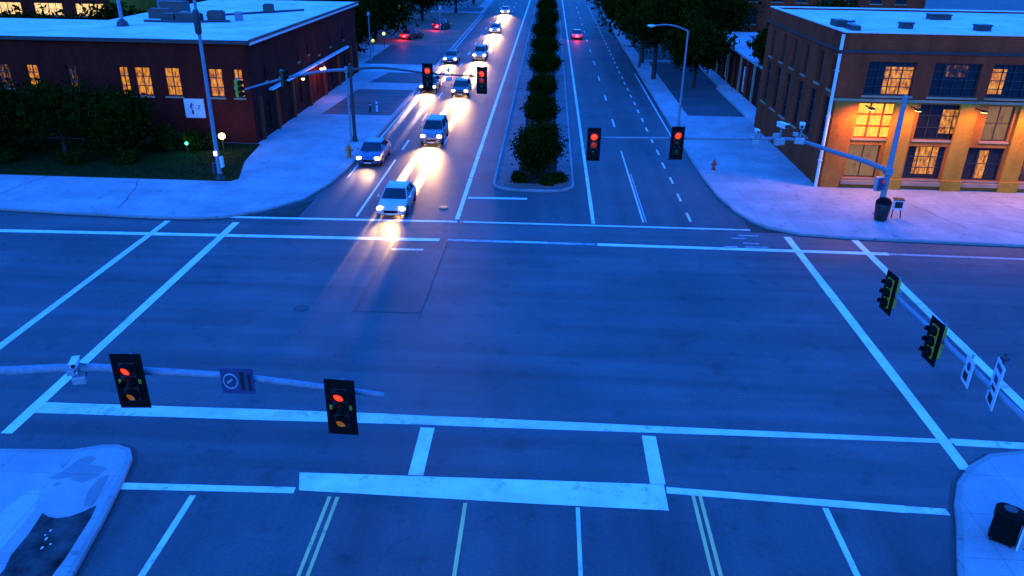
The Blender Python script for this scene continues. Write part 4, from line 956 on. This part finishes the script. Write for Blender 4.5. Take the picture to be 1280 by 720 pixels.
# garden lights
gl = thing('garden_lamp', 'glowing yellow garden lamp beside the tall blue pole', 'garden lamp', (-25.0, 57.6, 0.13))
MB().tube([(0, 0, 0), (0, 0, 1.0)], 0.05, 8).build('post', 'pole_dark', gl); MB().ellip((0, 0, 1.2), (0.26, 0.26, 0.24)).build('globe', 'lamp_warm', gl)
point('garden_lamp_light', gl, (0, -0.4, 1.35), 60, (1.0, 0.62, 0.12), 0.25)
gg = thing('garden_lamp', 'small green spotlight among the shrubs below the white sign', 'garden lamp', (-27.4, 56.6, 0.13))
MB().tube([(0, 0, 0), (0, 0, 0.7)], 0.03, 8).build('post', 'pole_dark', gg); MB().ellip((0, 0, 0.82), (0.13, 0.13, 0.13)).build('globe', 'lamp_green', gg)
point('garden_lamp_light', gg, (0.1, -0.3, 1.0), 25, (0.05, 1.0, 0.5), 0.15)
for x, y, z, lab in ((-24.3, 117.0, 1.8, 'yellow globe lamp left of the far blue car park'), (-24.0, 128.0, 4.6, 'yellow globe lamp among the dark trees up the left side'), (-24.9, 112.0, 1.4, 'dim small globe lamp beside the plain pole')):
    t = thing('globe_lamp', lab, 'globe lamp', (x, y, 0.13), 0, 'globe lamps up the left side'); MB().tube([(0, 0, 0), (0, 0, z)], 0.05, 8).build('post', 'pole_dark', t); MB().ellip((0, 0, z+0.18), (0.24, 0.24, 0.24)).build('globe', 'lamp_small', t)

# ------------------------------------------------------------------ cars (front towards -y)
def loft(mb, rings):
    k = len(rings[0]); vs = [p for r in rings for p in r]
    mb.add(vs, [(i*k+j, i*k+(j+1) % k, (i+1)*k+(j+1) % k, (i+1)*k+j) for i in range(len(rings)-1) for j in range(k)], True)
    mb.add(rings[0], [tuple(range(k))[::-1]]); mb.add(rings[-1], [tuple(range(k))]); return mb
def car_paint(name, col):
    m, nt, b = new_mat(name); v = coords(nt)
    nt.links.new(ramp(nt, noise(nt, v, 3), [(0.3, tuple(x*0.9 for x in col)), (0.7, tuple(x*1.08 for x in col))]), b.inputs['Base Color'])
    b.inputs['Roughness'].default_value = 0.28; b.inputs['Metallic'].default_value = 0.2; b.inputs['Coat Weight'].default_value = 0.6; b.inputs['Coat Roughness'].default_value = 0.06
    M[name] = m; return name
def make_car(label, loc, rz, paint_, heads='head_on', tails=None, suv=0.0, power=0.0, tone=(1.0, 0.56, 0.17), group='cars on the avenue', hpower=None):
    t = thing('car', label, 'car', loc, rz, group)
    def ring(y, hw, z0, z1):
        zm = z0+(z1-z0)*0.55
        return [(-hw*0.9, y, z0), (hw*0.9, y, z0), (hw*0.985, y, z0+0.12), (hw, y, zm), (hw*0.95, y, z1-0.05), (hw*0.84, y, z1), (-hw*0.84, y, z1), (-hw*0.95, y, z1-0.05), (-hw, y, zm), (-hw*0.985, y, z0+0.12)]
    d = suv*0.22
    b = loft(MB(), [ring(-2.27, 0.70, 0.34, 0.58+d*.6), ring(-2.2, 0.82, 0.26, 0.68+d*.7), ring(-1.95, 0.89, 0.22, 0.76+d), ring(-1.1, 0.91, 0.20, 0.92+d), ring(-0.3, 0.92, 0.20, 0.94+d), ring(1.2, 0.92, 0.20, 0.97+d), ring(1.95, 0.89, 0.23, 0.93+d), ring(2.2, 0.83, 0.28, 0.86+d), ring(2.27, 0.72, 0.36, 0.78+d)])
    b.build('body', paint_, t)
    zt = 1.42+suv*0.32; ye = 1.75+suv*0.28; yt = 1.0+suv*0.75
    def cring(z, y0, y1, hw): return [(-hw*0.86, y0, z), (hw*0.86, y0, z), (hw, y0+0.2, z), (hw, y1-0.2, z), (hw*0.9, y1, z), (-hw*0.9, y1, z), (-hw, y1-0.2, z), (-hw, y0+0.2, z)]
    loft(MB(), [cring(0.90+d, -1.12, ye, 0.83), cring(zt-0.03, -0.36, yt, 0.64)]).build('window', 'glass', t)
    loft(MB(), [cring(zt-0.03, -0.40, yt+0.04, 0.66), cring(zt+0.03, -0.30, yt-0.08, 0.60)]).build('roof', paint_, t)
    for sx in (-1, 1):
        for q0, q1, rr in (((0.80*sx, -1.0, 0.92+d), (0.63*sx, -0.32, zt), 0.035), ((0.83*sx, ye-0.2, 0.92+d), (0.63*sx, yt-0.05, zt), 0.05), ((0.845*sx, 0.35, 0.92+d), (0.65*sx, 0.35, zt), 0.035)):
            MB().tube([q0, q1], rr, 6).build('pillar', paint_, t)
    for sx in (-1, 1):
        for y in (-1.38, 1.36):
            w = MB().lathe([(0.30, -0.11), (0.33, -0.08), (0.33, 0.08), (0.30, 0.11)], 18, (0.83*sx, y, 0.33), 'x').build('wheel', 'rubber', t)
            MB().lathe([(0.20, 0.0), (0.20, 0.118*sx), (0.05, 0.124*sx)], 12, (0.83*sx, y, 0.33), 'x').build('rim', 'chrome', w)
        MB().ellip((0.66*sx, -2.12, 0.64+d*.7), (0.21, 0.16, 0.13)).build('headlight', heads if heads else 'plate', t)
        MB().box((0.70*sx-0.14, 2.14, 0.68+d), (0.70*sx+0.1, 2.25, 0.82+d), 0.02).build('taillight', tails if tails else 'hydrant_red', t)
        MB().box((0.92*sx-0.02, -0.86, 0.95+d), (0.92*sx+0.16*sx, -0.72, 1.07+d), 0.03).build('mirror', paint_, t)
    MB().box((-0.42, -2.285, 0.40), (0.42, -2.20, 0.56), 0.01).build('grille', 'black_matt', t)
    MB().box((-0.26, -2.295, 0.30), (0.26, -2.286, 0.385)).build('number_plate', 'plate', t); MB().box((-0.26, 2.272, 0.50), (0.26, 2.285, 0.61)).build('number_plate', 'plate', t)
    MB().box((-0.84, 2.16, 0.30), (0.84, 2.30, 0.42), 0.03).build('bumper', 'black', t)
    if power:
        fl = spot('lane_glow_fill', t, (0, -2.5, 0.75), (0, -1, -0.95), power*(1.3 if loc[1] < 60 else 7.0), (1.0, 0.50, 0.16), 80 if loc[1] < 60 else 89, 0.75, 0.3)  # added wide fill lamp per car, spreads a warm wash over the lane
        lf = fl.data; lf.use_nodes = True; fa = lf.node_tree.nodes.new('ShaderNodeLightFalloff'); fa.inputs['Strength'].default_value = 1.0
        lf.node_tree.links.new(fa.outputs['Linear'], lf.node_tree.nodes['Emission'].inputs['Strength'])
        for sx in (-1, 1):
            # narrow cone below the horizon, shaped to lay streaks like light trails
            sp = spot('headlight_streak', t, (0.66*sx, -2.34, 0.68+d*.7), (0.0, -1, -0.275 if loc[1] < 60 else -0.345), power*(0.3 if loc[1] < 60 else 2.6), tone, 29 if loc[1] < 60 else 35.5, 0.45, 0.06)
            sp.scale = (0.55 if loc[1] < 60 else 0.2, 1, 1)
            y_near = loc[1] < 60; ld = sp.data; ld.use_nodes = True; em = ld.node_tree.nodes['Emission']      # distant cars' beams don't fade, evening out the added streaks
            fo = ld.node_tree.nodes.new('ShaderNodeLightFalloff'); fo.inputs['Strength'].default_value = 1.0
            ld.node_tree.links.new(fo.outputs['Linear' if y_near else 'Constant'], em.inputs['Strength'])
    if tails and hpower:
        point('taillight_glow', t, (0, 2.6, 0.7), hpower, (1.0, 0.03, 0.05), 0.2)
    return t
for nm, c in (('paint_silver', (0.42, 0.43, 0.45)), ('paint_white', (0.62, 0.62, 0.62)), ('paint_black', (0.02, 0.02, 0.022)), ('paint_red', (0.30, 0.03, 0.025)), ('paint_blue', (0.04, 0.07, 0.16)), ('paint_grey', (0.14, 0.14, 0.15)), ('paint_tan', (0.30, 0.25, 0.18))): car_paint(nm, c)
PW = 900
X_ = -9.25
for x, y, pt, sv, lab, p in (
    (X_, 46.0, 'paint_silver', 0, 'silver car waiting at the crosswalk with headlights on', PW),
    (X_-0.05, 63.5, 'paint_grey', 1, 'grey estate car in the through lane, second from the crosswalk', PW),
    (X_, 84.0, 'paint_black', 0, 'black car in the through lane, third from the crosswalk', PW*1.1),
    (X_-0.1, 109.0, 'paint_tan', 1, 'tan estate car in the through lane, fourth from the crosswalk', PW*1.3),
    (X_-0.15, 140.0, 'paint_silver', 0, 'silver car in the through lane, fifth from the crosswalk', PW*1.6),
    (X_-0.3, 174.0, 'paint_white', 0, 'white car at the top of the through lane', PW*2)):
    make_car(lab, (x, y, 0.004), random.uniform(-0.012, 0.012), pt, 'head_on', None, sv, p)
for x, y, pt, sv, lab, p in (
    (-13.05, 57.0, 'paint_blue', 0, 'dark blue car in the kerb lane beside the orange hydrant', 420),
    (-12.95, 86.0, 'paint_black', 0, 'black car in the kerb lane beside the second driveway', 330),
    (-12.95, 106.0, 'paint_grey', 0, 'grey car in the kerb lane beside the far car park', 330)):
    make_car(lab, (x, y, 0.004), random.uniform(-0.01, 0.01), pt, 'head_cool', None, sv, p, (1.0, 0.74, 0.62))
make_car('dark car added up the right lanes so its red tail lights tint the road', (4.55, 134, 0.004), PI, 'paint_grey', None, 'tail_on', 0, 0, hpower=220)  # car added to give the pink glow on the road a source
make_car('red car added in the reddish car park as a source of red glow', (-22.0, 128, 0.137), PI*0.85, 'paint_red', None, 'tail_on', 0, 0, group='cars added for red glow up the left side', hpower=260)  # parked car added as a source for the red glow here
make_car('dark car added at the far edge of the reddish car park for its red glow', (-19.0, 142, 0.137), PI*0.9, 'paint_black', None, 'tail_on', 1, 0, group='cars added for red glow up the left side', hpower=260)  # second added car, also there to cast red glow

# ------------------------------------------------------------------ render settings
scene.view_settings.view_transform = 'Standard'; scene.view_settings.look = 'None'
scene.view_settings.exposure = EXPOSURE; scene.view_settings.gamma = 1.0; scene.view_settings.use_curve_mapping = False
cy = scene.cycles
cy.max_bounces = 5; cy.diffuse_bounces = 2; cy.glossy_bounces = 3; cy.transmission_bounces = 2; cy.caustics_reflective = False; cy.caustics_refractive = False
cy.use_denoising = True; cy.sample_clamp_indirect = 6.0
try: cy.denoiser = 'OPENIMAGEDENOISE'
except Exception: pass
